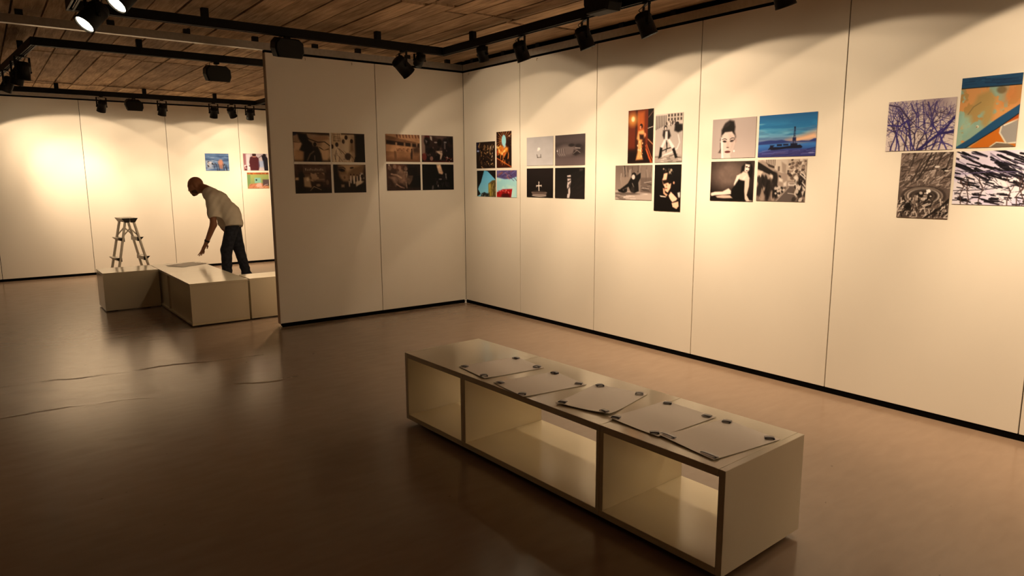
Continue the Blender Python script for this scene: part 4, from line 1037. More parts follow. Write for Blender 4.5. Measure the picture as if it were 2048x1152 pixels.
def a4(k):
    k.grad(S((142, 200, 226)), S((176, 216, 234)), 60); k.patch(3, 3, .5, .7, S((205, 228, 238)), .5); k.poly([(0, 0), (1, 0), (1, .24), (.7, .32), (.4, .33), (0, .26)], S((84, 72, 112)), 1, .02)
    k.strokes(26, 0, .02, .95, .28, .25, .02, [S((150, 90, 70)), S((60, 56, 100)), S((120, 110, 150))], -18, 8, .8); k.strokes(12, .3, .1, .95, .3, .2, .018, [S((190, 120, 90)), S((70, 50, 70))], 30, 10, .7); k.poly([(0, .82), (.3, .70), (.78, .68), (.72, 1), (0, 1)], S((170, 24, 22)), 1, .015); k.bits(20, .05, .74, .7, .9, .035, [S((226, 120, 110)), S((130, 16, 16))], .7); k.ell(.45, .95, .22, .1, S((50, 12, 12)), .8, .5)
G = 'colour prints beside the wall corner'
print_obj('small dark brown print of cluttered shelves beside the wall corner', G, 'R', -.272, -.652, 1.683, 1.99, a1, 70, 31)
print_obj('upright print of a pale blue oval in an orange and black dome', G, 'R', -.683, -.965, 1.685, 2.09, a2, 70, 32)
print_obj('print of blue sky between dark building edges beside the wall corner', G, 'R', -.28, -.66, 1.35, 1.657, a3, 70, 33)
print_obj('print of pale blue sky between a purple roof and a red curve', G, 'R', -.683, -1.06, 1.35, 1.655, a4, 70, 34)

# --- right wall, second group
def b1(k):
    k.grad(S((172, 166, 160)), S((190, 184, 176)), 100); k.mottle(3, 3, .05); k.ell(.47, .42, .05, .045, S((236, 230, 218)), 1, .5); k.ell(.44, .47, .04, .03, S((220, 212, 200)), .8, .6)
    k.line([(.40, .62), (.42, .72)], .03, S((70, 60, 54)), 1); k.line([(.54, .62), (.54, .70)], .03, S((70, 60, 54)), 1); k.line([(.41, .72), (.56, .71)], .02, S((80, 70, 62)), 1)
def b2(k):
    k.grad(S((74, 64, 62)), S((104, 88, 84))); k.rect(0, .32, 1, .66, S((50, 42, 40)), .8, .12); k.poly([(.05, .42), (.3, .34), (.62, .36), (.72, .48), (.7, .6), (.5, .68), (.2, .70), (.06, .64)], S((112, 98, 92)), .95, .07)
    for i in range(4): k.line([(.08+i*.07, .46), (.10+i*.07, .6), (.16+i*.06, .68)], .03, S((150, 136, 128)), .7); k.line([(.11+i*.07, .46), (.13+i*.07, .62)], .016, S((46, 38, 36)), .8)
    k.poly([(.64, .5), (.75, .58), (.84, .62), (.7, .68), (.6, .64)], S((40, 33, 32)), 1, .03); k.line([(.68, .44), (.84, .46)], .03, S((160, 146, 138)), .8); k.line([(.62, .62), (.74, .52), (.84, .6)], .02, S((150, 136, 126)), .8); k.ell(.56, .35, .1, .05, S((34, 28, 28)), .9, .6); k.ell(.78, .37, .1, .05, S((38, 32, 32)), .8, .6); k.ell(.08, .52, .02, .02, S((220, 214, 205)), .9)
def b3(k):
    k.grad(S((34, 26, 25)), S((22, 17, 16))); k.line([(.47, .55), (.48, .80)], .045, S((206, 190, 172)), 1); k.line([(.38, .60), (.57, .59)], .035, S((214, 198, 180)), 1); k.line([(.38, .58), (.38, .64)], .02, S((200, 184, 166)), 1); k.line([(.57, .57), (.57, .63)], .02, S((200, 184, 166)), 1); k.ell(.475, .49, .015, .04, S((230, 215, 195)), 1, .6); k.ell(.48, .82, .29, .045, S((140, 122, 108)), 1, .2); k.ell(.48, .81, .26, .03, S((52, 42, 38)), 1, .3); k.poly([(.19, .82), (.77, .82), (.74, .93), (.24, .93)], S((118, 100, 88)), 1, .02); k.line([(.2, .86), (.76, .86)], .014, S((60, 48, 42)), .9); k.ell(.48, .93, .27, .035, S((206, 188, 170)), 1, .25); k.ell(.48, .925, .25, .02, S((120, 104, 92)), 1, .3)
def b4(k):
    k.grad(S((24, 22, 21)), S((38, 32, 29))); k.strokes(10, .0, .1, .9, .9, .7, .05, [S((44, 38, 34)), S((28, 25, 24))], -30, 6, .5); k.poly([(.42, .26), (.54, .24), (.55, .45), (.52, .6), (.53, .8), (.5, .98), (.42, .98), (.44, .8), (.42, .6), (.44, .45)], S((196, 180, 168)), 1, .01); k.rect(.42, .30, .55, .36, S((40, 32, 30)), .9, .01); k.poly([(.44, .44), (.55, .38), (.54, .42), (.46, .48)], S((50, 42, 40)), .9); k.poly([(.47, .56), (.53, .48), (.52, .62), (.48, .7)], S((60, 52, 48)), .8); k.poly([(.42, .7), (.47, .62), (.46, .86), (.43, .84)], S((36, 30, 28)), .9); k.ell(.88, .08, .06, .04, S((70, 62, 56)), .7, .6)
G = 'grey and black square prints on the right wall'
print_obj('light grey print with one tiny white shape in the middle', G, 'R', -1.24, -1.68, 1.70, 2.00, b1, 74, 41)
print_obj('dark grey print of a resting hand, beside the light grey print', G, 'R', -1.712, -2.16, 1.695, 2.00, b2, 74, 42)
print_obj('black print of a small candle cross on a round dish', G, 'R', -1.24, -1.68, 1.36, 1.67, b3, 74, 43)
print_obj('black print with a pale torn upright strip', G, 'R', -1.712, -2.16, 1.36, 1.67, b4, 74, 44)

# --- right wall, third group
def c1(k):
    k.grad(S((96, 40, 16)), S((40, 16, 9))); k.rect(.02, .02, .34, .75, S((110, 44, 18)), .9, .03); k.rect(.36, .04, .66, .5, S((170, 80, 32)), .95, .04); k.rect(.40, .06, .62, .3, S((190, 96, 42)), .9, .04); k.rect(.30, 0, .37, .8, S((52, 20, 10)), .9, .02); k.ell(.19, .18, .2, .12, S((225, 150, 70)), .8, .9); k.ell(.20, .17, .07, .05, S((255, 225, 160)), .95, .6)
    k.poly([(.78, 0), (1, 0), (1, .62), (.78, .52)], S((24, 14, 12)), 1, .015); k.line([(.8, .16), (1, .04)], .015, S((150, 110, 90)), .7); k.line([(.78, .36), (1, .33)], .012, S((220, 200, 180)), .9); k.line([(.8, .56), (1, .66)], .02, S((190, 130, 90)), .9); k.rect(.70, 0, .78, .75, S((120, 46, 20)), .9, .02); k.rect(0, .75, .9, 1, S((28, 12, 8)), .95, .06); k.strokes(6, .7, .65, .78, .78, .5, .012, [S((170, 70, 30)), S((210, 110, 60))], 62, 3, .9)
    k.ell(.53, .31, .06, .045, S((40, 18, 12)), 1); k.ell(.50, .335, .035, .035, S((205, 130, 90)), 1); k.poly([(.42, .40), (.62, .38), (.70, .50), (.6, .56), (.56, .60), (.58, .85), (.62, .93), (.34, .94), (.40, .80), (.42, .58), (.36, .54)], S((226, 160, 96)), 1, .02); k.poly([(.46, .46), (.64, .47), (.64, .57), (.48, .55)], S((46, 18, 12)), 1, .02); k.bits(16, .40, .60, .60, .92, .02, [S((245, 205, 150)), S((180, 90, 45)), S((240, 190, 130))], 1.4); k.ell(.68, .47, .04, .03, S((220, 140, 96)), .9)
def c2(k):
    k.grad(S((205, 190, 172)), S((150, 136, 122))); k.poly([(0, .28), (.5, .22), (1, .26), (1, .85), (0, .85)], S((176, 162, 148)), 1, .03)
    for i in range(7): k.rect(.02+i*.06, .04, .045+i*.06, .32-.015*i, S((40, 32, 28)), .9, .01)
    k.rect(.42, 0, 1, .2, S((190, 174, 156)), .9, .02)
    for i in range(10): k.rect(.46+.11*(i % 5), .02+.08*(i//5), .52+.11*(i % 5), .075+.08*(i//5), S((56, 46, 40)), .9, .006)
    k.bits(14, .4, .16, .8, .26, .025, [S((46, 38, 34)), S((215, 200, 184)), S((84, 72, 64))], 1.6); k.poly([(.72, .22), (.98, .24), (1, .36), (.84, .40), (.70, .36)], S((26, 22, 20)), 1, .02); k.ell(.80, .22, .06, .04, S((34, 28, 26)), 1)
    k.strokes(22, 0, .84, .95, .99, .1, .02, [S((90, 78, 68)), S((205, 190, 174)), S((110, 98, 88))], 0, 12, .8); k.line([(.84, .45), (.9, .6), (.82, .72), (.6, .8), (.3, .86)], .03, S((216, 204, 190)), .8)
    k.line([(.42, .55), (.45, .72), (.28, .76)], .022, S((24, 20, 18)), 1); k.line([(.45, .6), (.45, .72), (.58, .70)], .022, S((24, 20, 18)), 1); k.line([(.45, .7), (.42, .78)], .02, S((24, 20, 18)), 1)
    k.poly([(.30, .34), (.52, .34), (.58, .46), (.52, .52), (.34, .52), (.28, .44)], S((38, 32, 30)), 1, .02); k.poly([(.38, .36), (.46, .36), (.47, .54), (.36, .54)], S((220, 206, 192)), .95, .01); k.ell(.38, .29, .06, .05, S((40, 33, 30)), 1); k.ell(.385, .305, .035, .032, S((196, 178, 162)), 1)
    k.poly([(.34, .52), (.42, .55), (.30, .70), (.22, .68)], S((222, 208, 194)), 1, .01); k.poly([(.46, .54), (.54, .52), (.72, .68), (.64, .72)], S((222, 208, 194)), 1, .01); k.poly([(.20, .68), (.29, .70), (.26, .88), (.14, .92), (.16, .86)], S((20, 17, 16)), 1, .01); k.poly([(.64, .73), (.72, .70), (.84, .90), (.76, .92)], S((20, 17, 16)), 1, .01)
def c3(k):
    k.grad(S((110, 94, 82)), S((150, 132, 116))); k.strokes(30, .0, .0, .98, .25, .3, .03, [S((150, 134, 120)), S((84, 70, 60)), S((60, 50, 43)), S((170, 154, 138))], 88, 5, .8); k.rect(.66, .0, 1, .8, S((130, 114, 100)), .6, .03); k.rect(.16, .34, .42, .66, S((140, 122, 106)), .9, .02); k.rect(.70, .36, 1, .8, S((96, 82, 72)), .8, .02); k.strokes(10, .68, .5, .9, .8, .2, .014, [S((60, 50, 44)), S((170, 154, 140))], 0, 10, .8)
    k.poly([(0, .72), (1, .80), (1, 1), (0, 1)], S((170, 152, 136)), 1, .02); k.strokes(12, 0, .8, .9, .98, .25, .03, [S((110, 96, 84)), S((196, 180, 164))], 8, 12, .8); k.ell(.3, .82, .4, .04, S((70, 58, 50)), .7, .7)
    k.poly([(.44, .36), (.58, .30), (.70, .22), (.70, .36), (.64, .50), (.66, .74), (.54, .80), (.44, .76), (.38, .62), (.2, .72), (.14, .70), (.36, .52), (.40, .44)], S((24, 20, 18)), 1, .015); k.poly([(.08, .70), (.2, .70), (.28, .76), (.24, .80), (.1, .76)], S((20, 17, 15)), 1, .01); k.poly([(.24, .70), (.34, .66), (.34, .76), (.26, .80)], S((26, 22, 20)), 1, .01); k.ell(.52, .31, .07, .10, S((34, 28, 25)), 1); k.ell(.505, .34, .045, .07, S((206, 188, 170)), 1, .3); k.line([(.48, .52), (.52, .62)], .03, S((150, 134, 120)), .7); k.ell(.49, .70, .05, .1, S((60, 52, 46)), .6, .5)
def c4(k):
    k.im[:] = S((14, 9, 8)); k.bits(14, .32, .08, .74, .2, .03, [S((92, 78, 64)), S((60, 48, 40)), S((170, 150, 124)), S((30, 22, 18))], 1)
    k.poly([(.36, .20), (.50, .18), (.46, .34), (.58, .42), (.64, .40), (.62, .50), (.52, .60), (.42, .56), (.40, .48), (.34, .42), (.30, .34), (.34, .28)], S((226, 176, 140)), 1, .012); k.poly([(.30, .34), (.52, .32), (.58, .26), (.60, .36), (.46, .40), (.36, .42)], S((26, 14, 11)), 1, .015); k.ell(.53, .37, .05, .015, S((24, 14, 11)), 1, .4); k.poly([(.44, .42), (.50, .44), (.47, .47)], S((120, 74, 54)), .9, .01); k.ell(.46, .51, .05, .012, S((140, 70, 58)), 1, .4); k.ell(.74, .39, .03, .03, S((205, 150, 116)), .9)
    k.poly([(.34, .50), (.40, .52), (.42, .60), (.52, .64), (.48, .68), (.36, .62)], S((214, 160, 124)), 1, .012); k.poly([(.22, .66), (.46, .68), (.46, .70), (.26, .69)], S((220, 200, 176)), 1, .008); k.poly([(.64, .58), (.78, .66), (.88, .72), (.84, .76), (.70, .80), (.60, .72), (.56, .66)], S((236, 190, 156)), 1, .012); k.poly([(.68, .82), (.92, .78), (.94, .88), (.86, .94), (.72, .90)], S((232, 184, 148)), 1, .012); k.poly([(.88, .60), (.97, .58), (.98, .68), (.92, .72)], S((206, 200, 180)), .95, .015); k.line([(.86, .66), (.97, .76)], .03, S((40, 24, 18)), .9)
G = 'figure prints in the middle of the right wall'
print_obj('tall print of a woman in a golden robe in a reddish wooden interior', G, 'R', -2.73, -3.03, 1.70, 2.172, c1, 84, 51)
print_obj('tall black and white print of a person in boots seated in a street', G, 'R', -3.055, -3.355, 1.70, 2.115, c2, 84, 52)
print_obj('black and white print of a person in black seated against stonework', G, 'R', -2.58, -3.03, 1.365, 1.68, c3, 84, 53)
print_obj('tall black print of a half-lit face and bare shoulder', G, 'R', -3.06, -3.355, 1.275, 1.68, c4, 84, 54)

# --- right wall, fourth group
def d1(k):
    k.grad(S((158, 142, 132)), S((178, 160, 146)), 60); k.ell(.55, .5, .7, .8, S((182, 166, 154)), .5, .8); k.poly([(.22, .42), (.22, .28), (.30, .12), (.40, .05), (.50, .08), (.53, .22), (.52, .34), (.55, .46), (.54, .54), (.20, .54)], S((26, 20, 19)), 1, .03); k.ell(.34, .16, .08, .05, S((52, 42, 40)), .7, .6, -30)
    k.poly([(.23, .42), (.30, .34), (.46, .33), (.53, .44), (.54, .62), (.50, .78), (.44, .92), (.46, 1), (.24, 1), (.25, .84), (.21, .66)], S((206, 186, 170)), 1, .02); k.poly([(.21, .46), (.27, .5), (.26, .78), (.29, 1), (.24, 1), (.22, .7)], S((236, 222, 208)), .9, .02); k.poly([(.40, .40), (.53, .46), (.53, .7), (.46, .9), (.40, .8), (.44, .6)], S((172, 150, 136)), .6, .06)
    k.ell(.30, .57, .052, .030, S((120, 98, 88)), .9, .6, 6); k.ell(.465, .565, .048, .030, S((120, 98, 88)), .9, .6, -6); k.ell(.30, .572, .036, .017, S((30, 22, 20)), 1, .4, 6); k.ell(.462, .567, .034, .017, S((30, 22, 20)), 1, .4, -6); k.line([(.24, .52), (.30, .50), (.35, .525)], .018, S((50, 38, 34)), 1); k.line([(.42, .525), (.47, .49), (.52, .50)], .018, S((50, 38, 34)), 1); k.line([(.50, .55), (.54, .52)], .016, S((30, 24, 22)), 1); k.poly([(.36, .58), (.40, .58), (.41, .72), (.34, .72)], S((180, 156, 140)), .7, .03); k.ell(.375, .725, .03, .014, S((90, 66, 58)), .9, .6); k.ell(.375, .835, .065, .03, S((112, 62, 56)), 1, .3); k.line([(.31, .833), (.44, .833)], .01, S((60, 34, 32)), 1)
    k.ell(.555, .56, .02, .06, S((176, 152, 138)), 1); k.ell(.525, .82, .018, .024, S((245, 235, 220)), 1, .4); k.poly([(.16, .85), (.21, .76), (.22, .86)], S((60, 48, 42)), .9, .02); k.line([(.2, .6), (.21, .8)], .018, S((40, 30, 28)), .9)
def d2(k):
    k.im[:] = 0; t = k.V[..., None]
    stops = [(0, (26, 88, 132)), (.25, (44, 122, 164)), (.42, (84, 150, 178)), (.52, (104, 150, 176)), (.60, (116, 132, 158)), (.64, (60, 82, 132)), (.72, (58, 112, 170)), (.80, (50, 92, 152)), (1, (44, 52, 104))]
    for ch in range(3): k.im[..., ch] = np.interp(k.V, [a for a, _ in stops], [c[ch]/255 for _, c in stops])
    k.patch(3, 14, .42, .62, S((30, 100, 146)), .6, k.box_m(0, 0, 1, .5)); k.patch(2, 10, .5, .66, S((128, 182, 192)), .6, k.box_m(0, .2, 1, .55)); k.patch(3, 16, .45, .65, S((70, 104, 140)), .6, k.box_m(0, .3, 1, .6))
    k.poly([(.5, .62), (.7, .54), (1, .42), (1, .60), (.7, .66)], S((236, 170, 120)), .8, .08); k.poly([(.62, .60), (1, .52), (1, .58), (.7, .64)], S((250, 196, 140)), .7, .05)
    k.poly([(0, .66), (.05, .63), (.14, .61), (.22, .60), (.32, .61), (.42, .60), (.50, .63), (.62, .66), (.76, .635), (.88, .65), (.96, .60), (1, .60), (1, .67), (.8, .67), (.5, .67), (.2, .69), (0, .70)], S((42, 58, 112)), 1, .01)
    k.line([(.635, .33), (.62, .70)], .02, S((24, 34, 64)), 1); k.line([(.645, .33), (.655, .70)], .012, S((30, 42, 74)), .9); k.rect(.625, .31, .65, .35, S((20, 26, 50)), 1); k.rect(.605, .56, .665, .64, S((28, 34, 70)), 1, .01)
    for y in (.4, .46, .52): k.line([(.625, y), (.652, y)], .01, S((30, 40, 72)), .9)
    k.poly([(.18, .83), (.22, .76), (.40, .77), (.58, .745), (.74, .73), (.78, .78), (.76, .81), (.5, .81), (.3, .84)], S((14, 18, 40)), 1, .008); k.rect(.34, .70, .43, .745, S((16, 22, 46)), 1, .005); k.rect(.45, .70, .54, .735, S((16, 22, 46)), 1, .005); k.poly([(.22, .72), (.30, .72), (.26, .78), (.22, .77)], S((16, 22, 46)), 1, .01); k.rect(.575, .69, .69, .75, S((16, 22, 48)), 1, .006)
    k.poly([(0, .90), (.25, .84), (.6, .82), (1, .84), (1, 1), (0, 1)], S((58, 56, 108)), .9, .02); k.strokes(22, 0, .85, .95, .98, .3, .016, [S((34, 36, 80)), S((96, 100, 150)), S((80, 70, 110))], -4, 8, .7); k.ell(.93, .92, .05, .012, S((160, 160, 190)), .7)
def d3(k):
    k.grad(S((58, 46, 40)), S((30, 22, 19))); k.ell(.42, .34, .38, .36, S((112, 94, 82)), .85, .9); k.mottle(7, 6, .14); k.rect(0, .80, 1, 1, S((18, 13, 12)), .95, .1)
    k.poly([(.72, .14), (.82, .04), (.92, .06), (.97, .2), (.95, .45), (.9, .4), (.76, .30), (.70, .34)], S((18, 13, 12)), 1, .02); k.poly([(.80, .08), (.90, .10), (.89, .22), (.84, .30), (.78, .26)], S((222, 200, 180)), 1, .02); k.ell(.83, .15, .025, .016, S((40, 28, 24)), 1, .5); k.ell(.88, .17, .02, .014, S((40, 28, 24)), 1, .5); k.ell(.835, .245, .02, .012, S((90, 50, 46)), 1, .5)
    k.poly([(.76, .26), (.86, .30), (.88, .36), (.9, .42), (.88, .60), (.84, .62), (.80, .5), (.7, .5), (.66, .40), (.68, .34)], S((214, 190, 168)), 1, .02); k.poly([(.62, .36), (.70, .32), (.66, .48), (.66, .54), (.74, .46), (.78, .38), (.84, .36), (.80, .44), (.66, .58), (.56, .62), (.56, .56)], S((226, 204, 182)), 1, .015); k.poly([(.66, .46), (.82, .50), (.84, .7), (.86, .95), (.48, .98), (.46, .82), (.54, .66), (.58, .6)], S((12, 9, 9)), 1, .02)
    k.poly([(.80, .5), (.9, .42), (.90, .62), (.86, .84), (.92, .96), (1, .98), (.86, 1), (.82, .94), (.80, .74)], S((206, 182, 160)), 1, .015); k.poly([(.03, .80), (.12, .77), (.30, .76), (.44, .68), (.50, .74), (.50, .82), (.36, .84), (.12, .86), (.04, .88), (.02, .84)], S((220, 198, 176)), 1, .015); k.poly([(.14, .88), (.30, .85), (.48, .85), (.54, .92), (.34, .93), (.18, .92)], S((190, 164, 142)), 1, .015)
def d4(k):
    k.grad(S((190, 172, 152)), S((110, 94, 82))); k.poly([(.62, 0), (1, 0), (1, .5), (.64, .5)], S((176, 158, 138)), 1, .02); k.bits(60, .64, .02, 1, .45, .03, [S((96, 80, 68)), S((214, 198, 176)), S((60, 48, 42)), S((140, 120, 104))], .8); k.poly([(0, .06), (.1, .02), (.62, .3), (.62, .62), (.0, .8)], S((150, 132, 116)), 1, .02); k.poly([(.14, 0), (.62, 0), (.62, .34), (.5, .32), (.34, .22)], S((186, 170, 150)), 1, .01)
    for i in range(6): k.rect(.18+i*.035, .0, .196+i*.035, .10+.01*i, S((84, 68, 58)), .9, .005)
    k.poly([(.2, .10), (.36, .16), (.36, .22), (.24, .17)], S((60, 48, 40)), 1, .01); k.rect(.43, .17, .47, .28, S((90, 74, 64)), .9, .01); k.poly([(.50, .06), (.60, .14), (.60, .36), (.52, .30)], S((140, 122, 106)), .8, .02); k.poly([(0, .05), (.08, .10), (.50, .40), (.50, .44), (.3, .38), (0, .22)], S((30, 24, 21)), 1, .015)
    k.poly([(.0, .26), (.12, .28), (.10, .44), (.0, .44)], S((200, 182, 160)), .9, .02); k.poly([(.28, .34), (.38, .40), (.36, .50), (.27, .46)], S((205, 188, 166)), .9, .02); k.poly([(.46, .42), (.54, .48), (.54, .54), (.47, .52)], S((215, 200, 180)), .9, .02); k.rect(.34, .48, .44, .80, S((160, 140, 120)), .8, .03)
    k.bits(42, .0, .42, .42, .9, .035, [S((24, 19, 17)), S((40, 33, 30)), S((150, 130, 112)), S((30, 24, 22))], 3); k.bits(26, .40, .66, .64, .86, .03, [S((30, 25, 23)), S((84, 72, 64)), S((190, 174, 156))], 1); k.poly([(.40, 1), (.68, .64), (.78, .64), (.78, 1)], S((92, 80, 72)), 1, .02); k.line([(.42, 1), (.67, .66)], .03, S((150, 134, 120)), .9); k.rect(.66, .56, .82, .62, S((230, 216, 198)), .9, .02); k.ell(.73, .58, .06, .02, S((120, 104, 92)), .8); k.bits(60, .78, .40, 1, .98, .03, [S((30, 25, 22)), S((90, 76, 66)), S((200, 184, 164)), S((50, 42, 37))], 1.6); k.line([(.66, .80), (.80, .82)], .02, S((196, 182, 166)), .7); k.strokes(10, .80, .2, .96, .6, .25, .02, [S((225, 210, 190)), S((50, 42, 36))], 60, 30, .8); k.poly([(.56, .56), (.62, .52), (.62, .64), (.56, .66)], S((230, 215, 195)), .7, .02)
G = 'portrait and seascape prints on the right wall'
print_obj('sepia portrait print of a woman with hair piled high', G, 'R', -3.66, -4.06, 1.72, 2.03, d1, 104, 61)
print_obj('blue print of a jetty with a mast at sunset', G, 'R', -4.085, -4.55, 1.72, 2.03, d2, 104, 62)
print_obj('dark print of a woman in a black dress seated on the floor', G, 'R', -3.66, -4.06, 1.38, 1.695, d3, 104, 63)
print_obj('sepia print of a busy narrow street below the seascape', G, 'R', -4.09, -4.49, 1.388, 1.70, d4, 104, 64)

# --- right wall, nearest group
def branch(k, x, y, a, l, w, dep, cols):
    if dep == 0 or l < .03: return
    pts = [(x, y)]
    for i in range(3):
        a += (k.rs.rand()-.5)*.5; x += math.cos(a)*l/3/k.a; y += math.sin(a)*l/3; pts.append((x, y))
    k.line(pts, w, cols[k.rs.randint(len(cols))], .92, .6)
    for s_ in (-1, 1):
        if k.rs.rand() < .9: branch(k, x, y, a+s_*(.25+.5*k.rs.rand()), l*(.6+.25*k.rs.rand()), w*.68, dep-1, cols)
def e1(k):
    k.grad(S((176, 160, 152)), S((202, 186, 172))); k.patch(3, 2, .45, .7, S((140, 122, 124)), .7, k.box_m(0, 0, 1, .35)); k.strokes(260, .02, .25, .96, .98, .13, .010, [S((84, 66, 72)), S((110, 92, 88)), S((66, 52, 70)), S((225, 208, 190))], -60, 90, .75)
    V_ = [S((52, 44, 104)), S((44, 36, 88)), S((64, 54, 110)), S((50, 38, 60))]
    for x, a in ((.40, -1.75), (.42, -1.35), (.36, -2.1), (.55, -1.0), (.54, -.65), (.30, -1.6), (.08, -1.6), (.16, -1.3), (.48, -1.2), (.22, -1.8), (.62, -1.5), (.70, -1.2), (.80, -1.6), (.92, -1.9), (.46, -1.9)): branch(k, x, 1.0, a, .34, .026, 6, V_)
    k.line([(.50, 1), (.68, .80), (.80, .68), (1, .66)], .05, S((48, 40, 84)), 1); k.line([(.66, .82), (.86, .62), (1, .36)], .04, S((52, 44, 96)), 1); k.line([(.02, .47), (.2, .50), (.3, .40), (.36, .56)], .03, S((56, 46, 104)), 1); k.line([(.02, .06), (.18, .12), (.28, .30), (.36, .40)], .028, S((64, 52, 78)), 1)
    for x0, x1 in ((.34, .44), (.42, .47), (.52, .55), (.60, .66), (.72, .68)): k.line([(x0, .06), (x1, .30), (x1+.01, .55)], .02, S((58, 48, 96)), .9)
def e2(k):
    k.grad(S((208, 148, 96)), S((214, 150, 92))); k.patch(4, 5, .47, .51, S((150, 178, 164)), .95, k.box_m(0, .1, .75, 1), 5); k.patch(4, 4, .53, .56, S((176, 136, 84)), .9, None, 5); k.patch(5, 5, .55, .58, S((140, 170, 160)), .9, k.box_m(.0, .15, .8, .9), 5); k.poly([(.30, .26), (.50, .20), (.60, .32), (.58, .58), (.48, .74), (.40, .66), (.42, .50), (.24, .54), (.20, .46)], S((172, 142, 92)), .95, .03); k.poly([(.02, .5), (.2, .55), (.24, .68), (.14, .78), (.04, .7)], S((156, 186, 172)), .8, .04); k.poly([(.72, .16), (1, .12), (1, .4), (.7, .42)], S((190, 120, 70)), .8, .08); k.ell(.68, .21, .08, .05, S((120, 96, 66)), .8, .5, 20)
    k.line([(.16, .52), (.24, .42), (.36, .36)], .012, S((120, 104, 74)), .8); k.ell(.34, .70, .025, .02, S((220, 205, 180)), .9); k.ell(.33, .705, .012, .01, S((120, 84, 50)), .9)
    k.poly([(.26, .98), (1, .48), (1, 1), (.26, 1)], S((200, 110, 34)), 1, .01); k.poly([(.74, .70), (1, .62), (1, .96), (.84, .94), (.72, .80)], S((160, 150, 148)), 1, .01); k.line([(.74, .70), (.72, .80), (.84, .95), (1, .94)], .02, S((226, 214, 200)), .9, .4); k.line([(.78, .70), (1, .62)], .02, S((240, 228, 214)), .9); k.poly([(.58, .98), (.68, .93), (.82, .94), (.96, .98), (.96, 1), (.58, 1)], S((120, 104, 92)), 1, .01); k.line([(.58, .99), (.68, .93), (.84, .945)], .014, S((232, 216, 196)), .9); k.poly([(.86, .54), (1, .44), (1, .62), (.86, .64)], S((170, 74, 34)), .8, .03)
    k.poly([(0, 0), (1, 0), (1, .155), (0, .145)], S((32, 74, 110)), 1, .005); k.strokes(16, 0, .02, .9, .13, .3, .014, [S((22, 52, 84)), S((54, 102, 138))], 0, 5, .6); k.line([(0, .15), (1, .16)], .012, S((14, 22, 36)), 1); k.poly([(.0, .98), (.24, .86), (.62, .62), (1, .42), (1, .54), (.66, .74), (.18, 1), (0, 1)], S((34, 80, 118)), 1, .006); k.line([(.16, 1), (.66, .745), (1, .545)], .012, S((16, 24, 38)), 1); k.im *= np.array((.90, .92, .86))
def e3(k):
    k.grad(S((120, 104, 92)), S((90, 76, 66))); k.mottle(6, 7, .25); k.strokes(240, .0, .0, .95, .58, .07, .012, [S((170, 152, 136)), S((70, 58, 50)), S((196, 180, 162)), S((54, 44, 38))], -35, 40, .7); k.strokes(26, .0, .0, .98, .5, .4, .012, [S((50, 41, 36)), S((64, 54, 47))], -62, 18, .8)
    for r, c, w in ((.40, (60, 50, 44), .05), (.36, (150, 134, 118), .03), (.33, (84, 72, 62), .03), (.29, (216, 200, 180), .035), (.25, (46, 38, 33), .05), (.2, (110, 96, 84), .03)):
        pts = [(.50+math.cos(t)*r, .66+math.sin(t)*r*.34) for t in np.linspace(0, 2*math.pi, 26)]; k.line(pts, w, S(c), .8, .9)
    k.ell(.50, .655, .20, .075, S((44, 36, 31)), .9, .4); k.bits(28, .34, .60, .66, .72, .025, [S((235, 220, 200)), S((150, 134, 118)), S((30, 24, 21)), S((200, 184, 164))], .9); k.bits(8, .56, .56, .62, .62, .02, [S((245, 235, 220))], 1)
    k.strokes(260, .0, .76, .98, .99, .08, .013, [S((30, 24, 20)), S((205, 188, 168)), S((60, 50, 43)), S((120, 104, 90))], -55, 60, .85); k.ell(.22, .82, .07, .06, S((20, 16, 14)), .9, .5); k.ell(.72, .22, .05, .016, S((226, 212, 194)), .9); k.ell(.86, .26, .05, .02, S((30, 24, 21)), .9); k.ell(.90, .28, .04, .012, S((220, 206, 186)), .9); k.line([(.55, 1), (.8, .86), (1, .70)], .03, S((34, 28, 24)), .9); k.line([(.36, .42), (.5, .2), (.6, .0)], .02, S((46, 38, 33)), .9)
def e4(k):
    k.grad(S((226, 214, 216)), S((216, 206, 206))); k.patch(3, 4, .45, .65, S((196, 184, 204)), .6); k.strokes(70, -.2, -.05, .95, .42, .26, .026, [S((16, 14, 20)), S((26, 23, 32)), S((14, 12, 16))], 24, 9, .97); k.strokes(40, 0, .05, .95, .45, .2, .012, [S((40, 36, 44)), S((120, 108, 124))], 26, 12, .9); k.strokes(44, .0, .45, .95, .68, .11, .022, [S((18, 16, 20)), S((30, 26, 32))], 14, 10, .95); k.strokes(50, .0, .78, .95, .98, .10, .022, [S((20, 17, 20)), S((40, 34, 40))], 6, 10, .95); k.strokes(90, .0, .35, .95, .98, .10, .009, [S((70, 60, 66)), S((30, 26, 30))], 10, 60, .8)
    k.line([(0, .36), (.3, .40), (.6, .32), (1, .18)], .012, S((50, 44, 50)), .9); k.line([(0, .74), (.4, .72), (.7, .66), (1, .60)], .014, S((44, 38, 42)), .9); k.line([(0, .44), (.5, .38), (1, .4)], .01, S((120, 106, 140)), .9)
    for x in (.12, .20, .36, .72, .84, .90):
        y = 1.; pts = [(x, y)]
        for i in range(6): y -= .085; pts.append((x+(k.rs.rand()-.5)*.07, y))
        k.line(pts, .018, S((74, 56, 50)), .95); k.line([pts[4], (pts[4][0]-.05, pts[4][1]-.12)], .012, S((74, 56, 50)), .9); k.line([pts[3], (pts[3][0]+.05, pts[3][1]-.14)], .012, S((84, 64, 58)), .9)
    k.ell(.68, .62, .05, .06, S((226, 214, 214)), .8, .4); k.ell(.68, .62, .052, .065, S((60, 50, 54)), 0)
G = 'nature prints on the right wall nearest the viewer'
